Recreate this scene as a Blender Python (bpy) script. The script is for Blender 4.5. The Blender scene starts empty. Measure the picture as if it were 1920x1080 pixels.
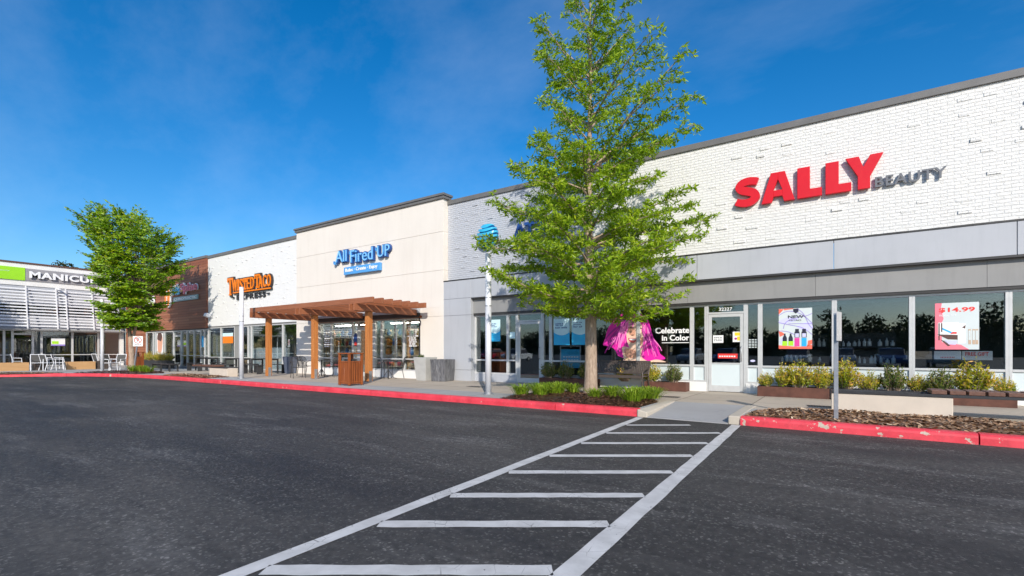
import bpy, bmesh, math, random
from mathutils import Vector, Matrix, noise
R = math.radians
rnd = random.Random(7)
S = bpy.context.scene
COL = S.collection

# ------------------------------------------------------------------ measuring
FPX, PCX, HOR, EYE = 905.0, 960.0, 657.0, 1.29
YAW = math.atan2(905, 1333)
CA, SA = math.cos(YAW), math.sin(YAW)
def fp(px, py, Y):
    """point of the facade plane at distance Y measured on the survey photo -> (X, Z)"""
    u = (px-PCX)/FPX
    dx, dy = u*CA-SA, u*SA+CA
    t = Y/dy
    return dx*t, EYE+(HOR-py)*t/FPX
def wp(px, py, X):
    u = (px-PCX)/FPX
    dx, dy = u*CA-SA, u*SA+CA
    t = X/dx
    return dy*t, EYE+(HOR-py)*t/FPX

# ------------------------------------------------------------------ objects
ORG = {}
def tag(o, label=None, cat=None, group=None, kind=None):
    if label: o['label'] = label
    if cat: o['category'] = cat
    if group: o['group'] = group
    if kind: o['kind'] = kind
    return o
def thing(name, label, cat, loc=(0, 0, 0), rz=0, group=None):
    o = bpy.data.objects.new(name, None)
    o.empty_display_size = 0.2
    COL.objects.link(o)
    o.location = loc
    o.rotation_euler = (0, 0, rz)
    ORG[o.name] = Vector(loc)
    return tag(o, label, cat, group)
def kids(o):
    return [c for c in COL.objects if c.parent == o]
def dup(o, loc=None, rz=None, label=None, scale=None, parent=None):
    c = o.copy()
    COL.objects.link(c)
    if parent: c.parent = parent
    if loc is not None: c.location = loc
    if rz is not None: c.rotation_euler = (0, 0, rz)
    if scale is not None: c.scale = scale if hasattr(scale, '__len__') else (scale,)*3
    if label: c['label'] = label
    for k in kids(o): dup(k, parent=c)
    return c

class MB:
    def __init__(s): s.v = []; s.f = []; s.m = []; s.t = []
    def add(s, vs, fs, mi=0, t=None):
        b = len(s.v); s.v += [tuple(v) for v in vs]
        for f in fs:
            s.f.append([i+b for i in f]); s.m.append(mi); s.t.append(0.5 if t is None else t)
        return s
    def box(s, x0, x1, y0, y1, z0, z1, mi=0):
        return s.add([(x0,y0,z0),(x1,y0,z0),(x1,y1,z0),(x0,y1,z0),(x0,y0,z1),(x1,y0,z1),(x1,y1,z1),(x0,y1,z1)],
            [(0,3,2,1),(4,5,6,7),(0,1,5,4),(1,2,6,5),(2,3,7,6),(3,0,4,7)], mi)
    def obox(s, c, a, b, d, mi=0):
        c, a, b, d = Vector(c), Vector(a), Vector(b), Vector(d)
        vs = [c+i*a+j*b+k*d for k in (-1,1) for (i,j) in ((-1,-1),(1,-1),(1,1),(-1,1))]
        return s.add(vs, [(0,3,2,1),(4,5,6,7),(0,1,5,4),(1,2,6,5),(2,3,7,6),(3,0,4,7)], mi)
    def bar(s, p, q, w, h, up=(0,0,1), mi=0):
        p, q = Vector(p), Vector(q); d = (q-p)
        x = d.cross(Vector(up))
        if x.length < 1e-5: x = Vector((1,0,0))
        x.normalize(); y = x.cross(d).normalized()
        return s.obox((p+q)/2, d/2, x*w/2, y*h/2, mi)
    def tube(s, pts, rad, n=8, mi=0, cap=True):
        pts = [Vector(p) for p in pts]
        if not hasattr(rad, '__len__'): rad = [rad]*len(pts)
        b = len(s.v); prev = None
        for i, p in enumerate(pts):
            d = (pts[min(i+1, len(pts)-1)]-pts[max(i-1, 0)]).normalized()
            if prev is None:
                x = d.cross(Vector((0,0,1)))
                if x.length < 1e-3: x = Vector((1,0,0))
            else: x = prev-d*prev.dot(d)
            x.normalize(); prev = x; y = d.cross(x)
            for k in range(n):
                a = 2*math.pi*k/n
                s.v.append(tuple(p+(x*math.cos(a)+y*math.sin(a))*rad[i]))
        for i in range(len(pts)-1):
            for k in range(n):
                k2 = (k+1) % n
                s.f.append([b+i*n+k, b+i*n+k2, b+(i+1)*n+k2, b+(i+1)*n+k]); s.m.append(mi); s.t.append(.5)
        if cap:
            s.f.append([b+k for k in range(n)][::-1]); s.m.append(mi); s.t.append(.5)
            s.f.append([b+(len(pts)-1)*n+k for k in range(n)]); s.m.append(mi); s.t.append(.5)
        return s
    def cyl(s, x, y, z0, z1, r0, r1=None, n=20, mi=0):
        r1 = r0 if r1 is None else r1
        return s.tube([(x,y,z0),(x,y,z1)], [r0, r1], n, mi)
    def lathe(s, x, y, prof, n=20, mi=0):
        return s.tube([(x,y,z+i*1e-6) for i, (r, z) in enumerate(prof)], [r for r, z in prof], n, mi)
    def prism(s, poly, fn, d0, d1, mi=0):
        n = len(poly)
        vs = [fn(u, v, d0) for u, v in poly]+[fn(u, v, d1) for u, v in poly]
        fs = [list(range(n))[::-1], [n+i for i in range(n)]]+[[i, (i+1) % n, n+(i+1) % n, n+i] for i in range(n)]
        return s.add(vs, fs, mi)
    def build(s, name, mats, parent=None, smooth=False, bevel=0, seg=2, recalc=True, tint=False):
        me = bpy.data.meshes.new(name)
        off = Vector((0,0,0))
        if parent is not None:
            r = parent
            while r.parent: r = r.parent
            off = ORG.get(r.name, off)
        me.from_pydata([tuple(Vector(v)-off) for v in s.v], [], s.f)
        if not isinstance(mats, (list, tuple)): mats = [mats]
        for m in mats: me.materials.append(m)
        me.polygons.foreach_set('material_index', s.m)
        if tint:
            a = me.attributes.new('tint', 'FLOAT', 'FACE')
            a.data.foreach_set('value', s.t)
        if smooth: me.polygons.foreach_set('use_smooth', [True]*len(s.f))
        me.update()
        if recalc:
            bm = bmesh.new(); bm.from_mesh(me)
            bmesh.ops.recalc_face_normals(bm, faces=bm.faces)
            bm.to_mesh(me); bm.free()
        o = bpy.data.objects.new(name, me); COL.objects.link(o)
        if parent is not None: o.parent = parent
        if bevel:
            b = o.modifiers.new('bevel', 'BEVEL'); b.width = bevel; b.segments = seg; b.limit_method = 'ANGLE'; b.angle_limit = R(40)
        if smooth:
            pass
        return o
def FS(Y): return lambda u, v, w: (u, Y-w, v)      # facade planes, w = out of the wall
def FW(X): return lambda u, v, w: (X+w, u, v)      # the side wing

_tc = {}
def text_geo(txt, bold=0.0, depth=0.1, res=3, space=1.0):
    k = (txt, bold, depth, res, space)
    if k not in _tc:
        cu = bpy.data.curves.new('t', 'FONT'); cu.body = txt; cu.offset = bold; cu.extrude = depth/2
        cu.resolution_u = res; cu.space_character = space
        o = bpy.data.objects.new('t', cu); COL.objects.link(o)
        dg = bpy.context.evaluated_depsgraph_get(); dg.update()
        me = bpy.data.meshes.new_from_object(o.evaluated_get(dg))
        vs = [tuple(v.co) for v in me.vertices]; fs = [list(p.vertices) for p in me.polygons]
        bpy.data.objects.remove(o); bpy.data.curves.remove(cu); bpy.data.meshes.remove(me)
        _tc[k] = (vs, fs)
    return _tc[k]
def text(mb, txt, fn, x0, x1, z0, z1, d0, d1, bold=0.0, mi=0, shear=0.0, space=1.0):
    """lettering fitted into the rectangle x0..x1, z0..z1, from depth d0 to d1 off the plane"""
    vs, fs = text_geo(txt, bold, 0.1, 3, space)
    xa, xb = min(v[0] for v in vs), max(v[0] for v in vs)
    ya, yb = min(v[1] for v in vs), max(v[1] for v in vs)
    out = []
    for v in vs:
        q = (v[1]-ya)/(yb-ya)
        out.append(fn(x0+(v[0]-xa)/(xb-xa)*(x1-x0)+shear*q*(z1-z0), z0+q*(z1-z0), d0+(v[2]+.05)/.1*(d1-d0)))
    mb.add(out, fs, mi)
def stroke(pts, w):
    """outline polygon of a thick polyline; w = width or list"""
    P = [Vector((p[0], p[1])) for p in pts]; n = len(P)
    W = w if hasattr(w, '__len__') else [w]*n
    L, Rr = [], []
    for i in range(n):
        d = (P[min(i+1,n-1)]-P[max(i-1,0)]).normalized(); nn = Vector((-d.y, d.x))
        L.append(tuple(P[i]+nn*W[i]/2)); Rr.append(tuple(P[i]-nn*W[i]/2))
    return L+Rr[::-1]
def strip(mb, pts, w, fn, d0, d1, mi=0):
    P = stroke(pts, w); n = len(pts)
    for i in range(n-1):
        mb.prism([P[i], P[i+1], P[2*n-2-i], P[2*n-1-i]], fn, d0, d1, mi)
def smoothpts(pts, k=5):
    out = []; n = len(pts)
    for i in range(n-1):
        p0, p1, p2, p3 = pts[max(i-1,0)], pts[i], pts[i+1], pts[min(i+2,n-1)]
        for j in range(k):
            t = j/k
            out.append(tuple(.5*((2*p1[a])+(-p0[a]+p2[a])*t+(2*p0[a]-5*p1[a]+4*p2[a]-p3[a])*t*t+(-p0[a]+3*p1[a]-3*p2[a]+p3[a])*t**3) for a in range(len(p1))))
    out.append(tuple(pts[-1])); return out
def blob(pts, k=4):
    n = len(pts); out = []
    for i in range(n):
        p0, p1, p2, p3 = pts[i-1], pts[i], pts[(i+1) % n], pts[(i+2) % n]
        for j in range(k):
            t = j/k
            out.append(tuple(.5*((2*p1[a])+(-p0[a]+p2[a])*t+(2*p0[a]-5*p1[a]+4*p2[a]-p3[a])*t*t+(-p0[a]+3*p1[a]-3*p2[a]+p3[a])*t**3) for a in range(2)))
    return out
def ell(cx, cz, rx, rz, n=28): return [(cx+rx*math.cos(2*math.pi*i/n), cz+rz*math.sin(2*math.pi*i/n)) for i in range(n)]
def rect(x0, x1, z0, z1): return [(x0,z0),(x1,z0),(x1,z1),(x0,z1)]

# ------------------------------------------------------------------ materials
class NT:
    def __init__(s, name):
        s.mat = bpy.data.materials.new(name); s.mat.use_nodes = True
        s.t = s.mat.node_tree; s.p = s.t.nodes['Principled BSDF']; s.out = s.t.nodes['Material Output']
    def n(s, ty, ins=None, **kw):
        nd = s.t.nodes.new('ShaderNode'+ty)
        for k, v in kw.items(): setattr(nd, k, v)
        for k, v in (ins or {}).items():
            if isinstance(v, bpy.types.NodeSocket): s.t.links.new(v, nd.inputs[k])
            else: nd.inputs[k].default_value = v
        return nd
    def l(s, a, b): s.t.links.new(a, b)
    def coord(s): return s.n('TexCoord').outputs['Object']
    def noise(s, scale, detail=4, vec=None, rough=.55):
        return s.n('TexNoise', {'Vector': vec or s.coord(), 'Scale': scale, 'Detail': detail, 'Roughness': rough}).outputs['Fac']
    def ramp(s, fac, *stops):
        r = s.n('ValToRGB', {'Fac': fac}); e = r.color_ramp.elements
        while len(e) < len(stops): e.new(.5)
        for i, (p, c) in enumerate(stops):
            e[i].position = p
            c = (c, c, c) if not hasattr(c, '__len__') else c
            e[i].color = tuple(c)+(1,)
        return r.outputs['Color']
    def mix(s, fac, a, b, mode='MIX'):
        m = s.n('Mix', data_type='RGBA', blend_type=mode)
        for sock, v in ((m.inputs[0], fac), (m.inputs[6], a), (m.inputs[7], b)):
            if isinstance(v, bpy.types.NodeSocket): s.l(v, sock)
            elif hasattr(v, '__len__'): sock.default_value = tuple(v)+(1,)
            else: sock.default_value = v
        return m.outputs[2]
    def math(s, op, a, b=0.0):
        m = s.n('Math', operation=op)
        for i, v in enumerate((a, b)):
            if isinstance(v, bpy.types.NodeSocket): s.l(v, m.inputs[i])
            else: m.inputs[i].default_value = v
        return m.outputs[0]
    def base(s, c):
        if isinstance(c, bpy.types.NodeSocket): s.l(c, s.p.inputs['Base Color'])
        else: s.p.inputs['Base Color'].default_value = tuple(c)+(1,)
    def rough(s, r):
        if isinstance(r, bpy.types.NodeSocket): s.l(r, s.p.inputs['Roughness'])
        else: s.p.inputs['Roughness'].default_value = r
    def bump(s, h, strength=.3, dist=.01, prev=None):
        ins = {'Height': h, 'Strength': strength, 'Distance': dist}
        if prev is not None: ins['Normal'] = prev
        b = s.n('Bump', ins).outputs['Normal']; s.l(b, s.p.inputs['Normal']); return b
    def swz(s, order='xz'):
        """vector with the wall's own axes: along, up"""
        x = s.n('SeparateXYZ', {'Vector': s.coord()})
        a = x.outputs['X'] if order == 'xz' else x.outputs['Y'] if order == 'yz' else s.math('ADD', x.outputs['X'], x.outputs['Y'])
        return s.n('CombineXYZ', {'X': a, 'Y': x.outputs['Z'], 'Z': 0.0}).outputs['Vector']
def mat(name, c, rough=.6, var=.12, scale=3.0, bump=0.0, bscale=80, metal=0.0, dirt=None):
    t = NT(name)
    f = t.noise(scale, 5)
    lo = tuple(x*(1-var) for x in c); hi = tuple(min(1, x*(1+var)) for x in c)
    cc = t.ramp(f, (.3, lo), (.7, hi))
    if dirt:      # rain streaks
        x = t.n('SeparateXYZ', {'Vector': t.coord()}); v = t.n('CombineXYZ', {'X': t.math('MULTIPLY', t.math('ADD', x.outputs['X'], x.outputs['Y']), 5.5), 'Y': t.math('MULTIPLY', x.outputs['Z'], .55), 'Z': 0.0}).outputs[0]
        st = t.n('TexNoise', {'Vector': v, 'Scale': 1.0, 'Detail': 6, 'Roughness': .68}).outputs['Fac']
        cc = t.mix(t.ramp(st, (.50, 0.0), (.78, dirt)), cc, tuple(q*.45 for q in c))
    t.base(cc)
    f2 = t.noise(scale*7, 3)
    t.rough(t.ramp(f2, (.2, max(.02, rough-.08)), (.8, min(1, rough+.08))))
    t.p.inputs['Metallic'].default_value = metal
    if bump: t.bump(t.noise(bscale, 3), bump, .01)
    return t.mat

M = {}
M['white_paint'] = mat('white_metal_paint', (.78,.79,.82), .35, .04)
M['white_wall'] = mat('white_wall_paint', (.78,.77,.74), .7, .05, 1.5, .1)
M['alu'] = mat('brushed_aluminium_frame', (.60,.60,.59), .4, .06, 6, metal=.25)
M['dark_alu'] = mat('dark_bronze_trim', (.055,.052,.05), .45, .15, metal=.3)
M['coping'] = mat('grey_coping_metal', (.15,.145,.14), .5, .12)
M['brown_coping'] = mat('brown_coping_metal', (.12,.06,.04), .55, .15)
M['panel'] = mat('light_grey_metal_panel', (.43,.445,.475), .55, .05, .8, dirt=.16)
M['header'] = mat('mid_grey_header_paint', (.27,.268,.262), .6, .06, 1.2, dirt=.18)
M['pale_panel'] = mat('pale_infill_panel', (.62,.69,.70), .35, .04, .8)
M['steel'] = mat('galvanised_steel', (.42,.43,.45), .42, .15, 9, metal=.7)
M['dark_steel'] = mat('dark_powder_coated_steel', (.035,.035,.037), .45, .2, 8)
M['black'] = mat('black_rubber', (.015,.015,.016), .7, .2)
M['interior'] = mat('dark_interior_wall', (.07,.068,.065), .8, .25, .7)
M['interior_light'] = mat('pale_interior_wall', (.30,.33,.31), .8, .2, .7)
M['interior_floor'] = mat('interior_floor_tiles', (.16,.15,.14), .4, .2, 1)
M['shelf'] = mat('pine_shelf_wood', (.58,.44,.26), .6, .2, 4)
M['brown_metal'] = mat('dark_brown_bench_metal', (.075,.058,.05), .45, .15, 8)
M['rust'] = mat('rusty_planter_steel', (.105,.04,.025), .75, .35, 5, .2, 60)
M['soil'] = mat('dark_soil', (.03,.02,.014), .95, .4, 30, .6, 60)
M['grey_pot'] = mat('pale_concrete_pot', (.42,.42,.40), .7, .08, 4, .12)
M['cream_conc'] = mat('cream_concrete', (.60,.52,.43), .8, .07, 3, .2, 90)
M['bark'] = None
for nm, c, r in (('red_sign', (.66,.007,.014), .35), ('grey_sign', (.16,.165,.18), .4), ('orange_sign', (.86,.22,.01), .35), ('black_sign', (.03,.03,.035), .4),
        ('blue_sign', (.09,.34,.72), .35), ('navy_sign', (.02,.07,.26), .4), ('sky_sign', (.04,.42,.68), .35), ('white_sign', (.85,.85,.85), .4), ('teal_sign', (.24,.40,.42), .4),
        ('lime_sign', (.33,.70,.02), .4), ('band_sign', (.30,.29,.30), .5), ('coral', (.82,.16,.10), .5), ('lav', (.60,.60,.86), .5), ('pale_print', (.62,.68,.68), .5),
        ('ink', (.02,.02,.04), .5), ('lime', (.42,.80,.03), .4), ('pink', (.88,.06,.34), .45), ('cyan', (.03,.42,.80), .45), ('rose', (.85,.20,.26), .5),
        ('att_blue', (.03,.47,.82), .45), ('att_pale', (.62,.86,.90), .5), ('paper', (.82,.82,.80), .6), ('yellow', (.80,.62,.03), .5), ('tan_print', (.55,.40,.28), .6), ('brown_print', (.10,.05,.04), .6),
        ('skin', (.72,.36,.24), .5), ('skin_light', (.88,.60,.46), .5), ('skin_shade', (.50,.20,.14), .5), ('hair', (.82,.02,.40), .45), ('hair_dark', (.40,.012,.28), .45), ('hair_light', (.95,.22,.60), .45),
        ('lips', (.55,.08,.09), .4), ('lit_red', (.8,.05,.04), .4), ('violet', (.30,.22,.62), .5)):
    M[nm] = mat('print_'+nm, c, r, .03, 2)

def m_glass(name, tint, refl, k=.9):
    t = NT(name); t.t.nodes.remove(t.p)
    fr = t.n('Fresnel', {'IOR': 1.5}).outputs[0]
    fac = t.math('ADD', t.math('MULTIPLY', fr, k), refl)
    wob = t.n('Bump', {'Height': t.noise(1.3, 1), 'Strength': .02, 'Distance': .02}).outputs['Normal']
    gl = t.n('BsdfGlossy', {'Color': (.86,.93,.95,1), 'Roughness': .012, 'Normal': wob}).outputs[0]
    tr = t.n('BsdfTransparent', {'Color': tuple(tint)+(1,)}).outputs[0]
    t.l(t.n('MixShader', {0: fac, 1: tr, 2: gl}).outputs[0], t.out.inputs['Surface'])
    return t.mat
M['glass'] = m_glass('tinted_shop_glass', (.955,.97,.972), .065)
M['glass_clear'] = m_glass('clear_shop_glass', (.975,.985,.98), .01, .55)

def m_brick(name, c, c2, bw=.225, bh=.075, mort=.009, strength=.85, spots=True):
    t = NT(name); v = t.swz('xz')
    wob = t.n('TexNoise', {'Vector': v, 'Scale': 4.5, 'Detail': 3}).outputs['Color']
    vv = t.n('VectorMath', {0: v, 1: t.n('VectorMath', {0: wob, 1: (.03,.03,0)}, operation='MULTIPLY').outputs[0]}, operation='ADD').outputs[0]
    b = t.n('TexBrick', {'Vector': vv, 'Color1': (1,1,1,1), 'Color2': (.25,.25,.25,1), 'Mortar': (0,0,0,1), 'Scale': 1.0, 'Mortar Size': mort, 'Mortar Smooth': .4,
        'Brick Width': bw, 'Row Height': bh, 'Bias': 0.0})
    per = b.outputs['Color']; fac = b.outputs['Fac']
    big = t.noise(.5, 4, v); fine = t.noise(22, 4, v)
    colr = t.mix(t.math('MULTIPLY', big, .7), c, c2)
    colr = t.mix(t.math('MULTIPLY', t.math('MULTIPLY', fac, big), .13), colr, tuple(x*.5 for x in c))
    colr = t.mix(t.math('MULTIPLY', t.math('SUBTRACT', 1.0, per), .10), colr, tuple(x*.72 for x in c))
    if spots:
        sp = t.ramp(t.n('TexNoise', {'Vector': v, 'Scale': 9.0, 'Detail': 3, 'Roughness': .7}).outputs['Fac'], (.66, 0.0), (.73, 1.0))
        m2 = t.math('MULTIPLY', t.math('MULTIPLY', sp, fac), .75)
        colr = t.mix(m2, colr, (.16,.15,.14))
    stn = t.n('TexNoise', {'Vector': t.n('Mapping', {'Vector': v, 'Scale': (2.6, .35, 1)}).outputs[0], 'Scale': 1.0, 'Detail': 6, 'Roughness': .66}).outputs['Fac']
    colr = t.mix(t.ramp(stn, (.52, 0.0), (.80, .15)), colr, tuple(q*.55 for q in c))
    t.base(colr); t.rough(.62)
    h = t.math('ADD', t.math('MULTIPLY', t.math('SUBTRACT', 1.0, fac), 1.0), t.math('MULTIPLY', per, .55))
    rag = t.n('TexNoise', {'Vector': t.n('Mapping', {'Vector': v, 'Scale': (5, 11, 1)}).outputs[0], 'Scale': 1.0, 'Detail': 6, 'Roughness': .72}).outputs['Fac']
    h = t.math('ADD', t.math('ADD', h, t.math('MULTIPLY', fine, .5)), t.math('MULTIPLY', rag, 2.2))
    t.bump(h, strength, .012)
    return t.mat
M['white_brick'] = m_brick('white_painted_brick', (.80,.79,.76), (.74,.74,.72))
M['grey_brick'] = m_brick('grey_painted_brick', (.52,.54,.58), (.46,.48,.52))
M['taco_brick'] = m_brick('white_painted_brick_smoother', (.80,.80,.79), (.76,.76,.74), strength=.3)

def m_stucco():
    t = NT('cream_stucco'); v = t.swz('xz'); x = t.n('SeparateXYZ', {'Vector': v})
    big = t.noise(.6, 4); f = t.noise(90, 3)
    c = t.ramp(big, (.3, (.72,.668,.60)), (.7, (.76,.712,.645)))
    st = t.n('TexNoise', {'Vector': t.n('Mapping', {'Vector': v, 'Scale': (3.2, .30, 1)}).outputs[0], 'Scale': 1.0, 'Detail': 6, 'Roughness': .66}).outputs['Fac']
    c = t.mix(t.ramp(st, (.50, 0.0), (.78, .15)), c, (.45,.40,.34))
    t.base(c); t.rough(.85); t.bump(t.math('ADD', f, t.math('MULTIPLY', t.noise(14, 3), .8)), .2, .008)
    return t.mat
M['cream'] = m_stucco()
def m_conc(name, a, b, joint=1.6, tan=None):
    t = NT(name); co = t.coord()
    x = t.n('SeparateXYZ', {'Vector': co})
    v = t.n('CombineXYZ', {'X': x.outputs['X'], 'Y': x.outputs['Y'], 'Z': 0.0}).outputs[0]
    big = t.noise(.7, 5, v); med = t.noise(5, 5, v, .7); fine = t.noise(140, 2, v)
    col = t.ramp(big, (.3, a), (.7, b))
    if tan:
        y = t.math('GREATER_THAN', x.outputs['Y'], 10.55)
        y2 = t.math('MULTIPLY', y, t.math('GREATER_THAN', x.outputs['X'], -30.0))
        col = t.mix(y2, col, t.ramp(big, (.3, tan), (.7, tuple(q*1.12 for q in tan))))
    col = t.mix(t.math('MULTIPLY', med, .35), col, tuple(q*.72 for q in a))
    st = t.ramp(t.noise(1.9, 4, v, .75), (.60, 0.0), (.72, .35))
    col = t.mix(st, col, tuple(q*.5 for q in a))
    if joint:
        br = t.n('TexBrick', {'Vector': v, 'Color1': (1,1,1,1), 'Color2': (.84,.84,.84,1), 'Mortar': (.28,.26,.24,1), 'Scale': 1.0, 'Mortar Size': .011, 'Mortar Smooth': .2, 'Brick Width': joint, 'Row Height': joint*.95}, offset=0.0)
        col = t.mix(1.0, col, br.outputs['Color'], 'MULTIPLY')
        t.bump(t.math('ADD', t.math('MULTIPLY', fine, .25), t.math('MULTIPLY', br.outputs['Fac'], -1.0)), .35, .008)
    else: t.bump(fine, .2, .006)
    t.base(col); t.rough(.85)
    return t.mat
M['walk'] = m_conc('pavement_concrete', (.40,.40,.385), (.46,.455,.44), 1.55, (.50,.42,.325))
M['ramp'] = m_conc('grey_ramp_concrete', (.34,.335,.33), (.40,.395,.39), 0)
M['kerb_bare'] = m_conc('bare_kerb_concrete', (.48,.42,.34), (.56,.50,.41), 0)
def m_kerb():
    t = NT('red_kerb_paint'); co = t.coord()
    worn = t.n('TexNoise', {'Vector': co, 'Scale': 7.0, 'Detail': 6, 'Roughness': .62}).outputs['Fac']
    where = t.n('TexNoise', {'Vector': co, 'Scale': .55, 'Detail': 2}).outputs['Fac']
    x = t.n('SeparateXYZ', {'Vector': co}).outputs['X']
    bias = t.math('MULTIPLY', t.math('GREATER_THAN', x, -2.0), .055)
    k = t.ramp(t.math('ADD', t.math('ADD', worn, t.math('MULTIPLY', t.math('SUBTRACT', where, .5), .32)), bias), (.672, 0.0), (.69, 1.0))
    red = t.ramp(t.noise(2.2, 5), (.3, (.66,.035,.055)), (.72, (.80,.075,.10)))
    dirt = t.ramp(t.noise(4, 6, None, .8), (.48, 0.0), (.75, .55))
    red = t.mix(dirt, red, (.25,.03,.035))
    scuff = t.ramp(t.noise(11, 5, t.n('Mapping', {'Vector': co, 'Scale': (.12, 1, 1)}).outputs[0], .7), (.66, 0.0), (.72, .8))
    red = t.mix(scuff, red, (.05,.03,.03))
    t.base(t.mix(k, red, (.50,.42,.33))); t.rough(.55); t.bump(t.math('SUBTRACT', t.noise(60, 4), t.math('MULTIPLY', k, .6)), .3, .006)
    return t.mat
M['kerb_red'] = m_kerb()
def m_asphalt():
    t = NT('asphalt'); co = t.coord()
    v1 = t.n('Mapping', {'Vector': co, 'Rotation': (0,0,R(14)), 'Scale': (.28, 1.0, 1)}).outputs[0]
    big = t.noise(.55, 6, v1, .62); med = t.noise(1.7, 6, v1, .68)
    agg = t.n('TexVoronoi', {'Vector': co, 'Scale': 62.0}).outputs['Color']
    aggv = t.n('SeparateColor', {'Color': agg}).outputs[0]
    fine = t.noise(260, 2, co)
    col = t.ramp(big, (.33, (.021,.0195,.0185)), (.50, (.047,.0437,.040)), (.68, (.090,.083,.075)))
    pale = t.ramp(med, (.53, 0.0), (.70, .75))
    col = t.mix(pale, col, (.125,.119,.112))
    spk = t.ramp(aggv, (.84, 0.0), (.99, 1.0))
    col = t.mix(t.math('MULTIPLY', spk, t.ramp(med, (.36, .14), (.66, .95))), col, (.24,.228,.21))
    dk = t.ramp(t.noise(.9, 4, t.n('Mapping', {'Vector': co, 'Location': (7,3,0), 'Scale': (.35,1,1)}).outputs[0]), (.56, 0.0), (.70, .45))
    col = t.mix(dk, col, (.019,.019,.022))
    mott = t.ramp(t.noise(13, 6, co, .7), (.34, (.62,.62,.62)), (.66, (1.35,1.33,1.3)))
    col = t.mix(1.0, col, mott, 'MULTIPLY')
    oil = t.ramp(t.n('TexNoise', {'Vector': t.n('Mapping', {'Vector': co, 'Location': (3,9,0)}).outputs[0], 'Scale': 1.3, 'Detail': 3}).outputs['Fac'], (.70, 0.0), (.76, .65))
    col = t.mix(oil, col, (.010,.0098,.0096))
    dusty = t.ramp(t.n('TexNoise', {'Vector': t.n('Mapping', {'Vector': co, 'Rotation': (0,0,R(-8)), 'Scale': (.12, .9, 1)}).outputs[0], 'Scale': 1.1, 'Detail': 8, 'Roughness': .7}).outputs['Fac'], (.56, 0.0), (.72, .45))
    col = t.mix(dusty, col, (.12,.113,.104))
    t.base(col); t.rough(t.ramp(big, (.3, .62), (.7, .86)))
    t.bump(t.math('ADD', fine, aggv), .55, .010)
    return t.mat
M['asphalt'] = m_asphalt()
def m_line():
    t = NT('worn_white_road_paint'); co = t.coord()
    n = t.n('TexNoise', {'Vector': co, 'Scale': 26.0, 'Detail': 6, 'Roughness': .75}).outputs['Fac']
    w = t.noise(2.2, 4)
    k = t.ramp(t.math('ADD', n, t.math('MULTIPLY', t.math('SUBTRACT', w, .5), .35)), (.665, 0.0), (.70, 1.0))
    vr = t.n('TexVoronoi', {'Vector': co, 'Scale': 7.0}, feature='DISTANCE_TO_EDGE').outputs['Distance']
    crack = t.math('MULTIPLY', t.ramp(vr, (.004, 1.0), (.014, 0.0)), t.ramp(w, (.5, 0.0), (.62, .7)))
    c = t.ramp(t.noise(5, 5), (.25, (.46,.445,.42)), (.75, (.68,.66,.63)))
    t.base(t.mix(t.math('MAXIMUM', k, crack), c, (.07,.066,.062))); t.rough(.75); t.bump(t.noise(180, 2), .25, .004)
    return t.mat
M['line'] = m_line()
def m_clad():
    t = NT('stained_cedar_cladding'); v = t.swz('sum')
    b = t.n('TexBrick', {'Vector': v, 'Color1': (1,1,1,1), 'Color2': (0,0,0,1), 'Mortar': (.5,.5,.5,1), 'Scale': 1.0, 'Mortar Size': .010, 'Mortar Smooth': .1, 'Brick Width': 4.3, 'Row Height': .168}, offset=.37)
    g = t.noise(9, 6, t.n('Mapping', {'Vector': v, 'Scale': (.25, 6, 1)}).outputs[0], .7)
    c = t.mix(b.outputs['Color'], (.27,.085,.038), (.40,.16,.085))
    c = t.mix(t.math('MULTIPLY', g, .45), c, (.16,.05,.024))
    c = t.mix(t.math('MULTIPLY', b.outputs['Fac'], .7), c, (.04,.016,.009))
    t.base(c); t.rough(.6); t.bump(t.math('SUBTRACT', t.math('MULTIPLY', g, .3), b.outputs['Fac']), .5, .012)
    return t.mat
M['cladding'] = m_clad()
def m_wood(name, lo, hi, sc=(3, 3, 40), stretch='z'):
    t = NT(name); co = t.coord()
    g = t.n('TexNoise', {'Vector': t.n('Mapping', {'Vector': co, 'Scale': sc}).outputs[0], 'Scale': 1.0, 'Detail': 6, 'Roughness': .65}).outputs['Fac']
    rn = t.n('ObjectInfo').outputs['Random']
    c = t.ramp(g, (.28, lo), (.72, hi))
    t.base(t.mix(t.math('MULTIPLY', t.noise(1.2, 3), .4), c, tuple(q*.7 for q in lo))); t.rough(.5); t.bump(g, .25, .006)
    return t.mat
M['wood_post'] = m_wood('orange_cedar_post', (.36,.11,.024), (.68,.28,.075), (34, 34, 1.2))
M['wood_beam'] = m_wood('orange_cedar_beam', (.26,.085,.035), (.42,.16,.075), (1.5, 14, 30))
M['wood_slat'] = m_wood('red_stained_slats', (.16,.035,.008), (.46,.13,.026), (40, 40, 1.5))
M['wood_pale'] = m_wood('pale_pine_boards', (.50,.28,.12), (.66,.40,.19), (2, 2, 26))
M['wood_dark'] = m_wood('dark_brown_bench_slats', (.10,.045,.03), (.22,.11,.075), (20, 3, 20))
def m_bark():
    t = NT('grey_brown_bark'); co = t.coord()
    g = t.n('TexNoise', {'Vector': t.n('Mapping', {'Vector': co, 'Scale': (14, 14, 3.5)}).outputs[0], 'Scale': 1.6, 'Detail': 7, 'Roughness': .7}).outputs['Fac']
    t.base(t.ramp(g, (.3, (.20,.14,.10)), (.5, (.36,.265,.195)), (.75, (.54,.42,.32)))); t.rough(.9); t.bump(g, .7, .02)
    return t.mat
M['bark'] = m_bark()
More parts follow.
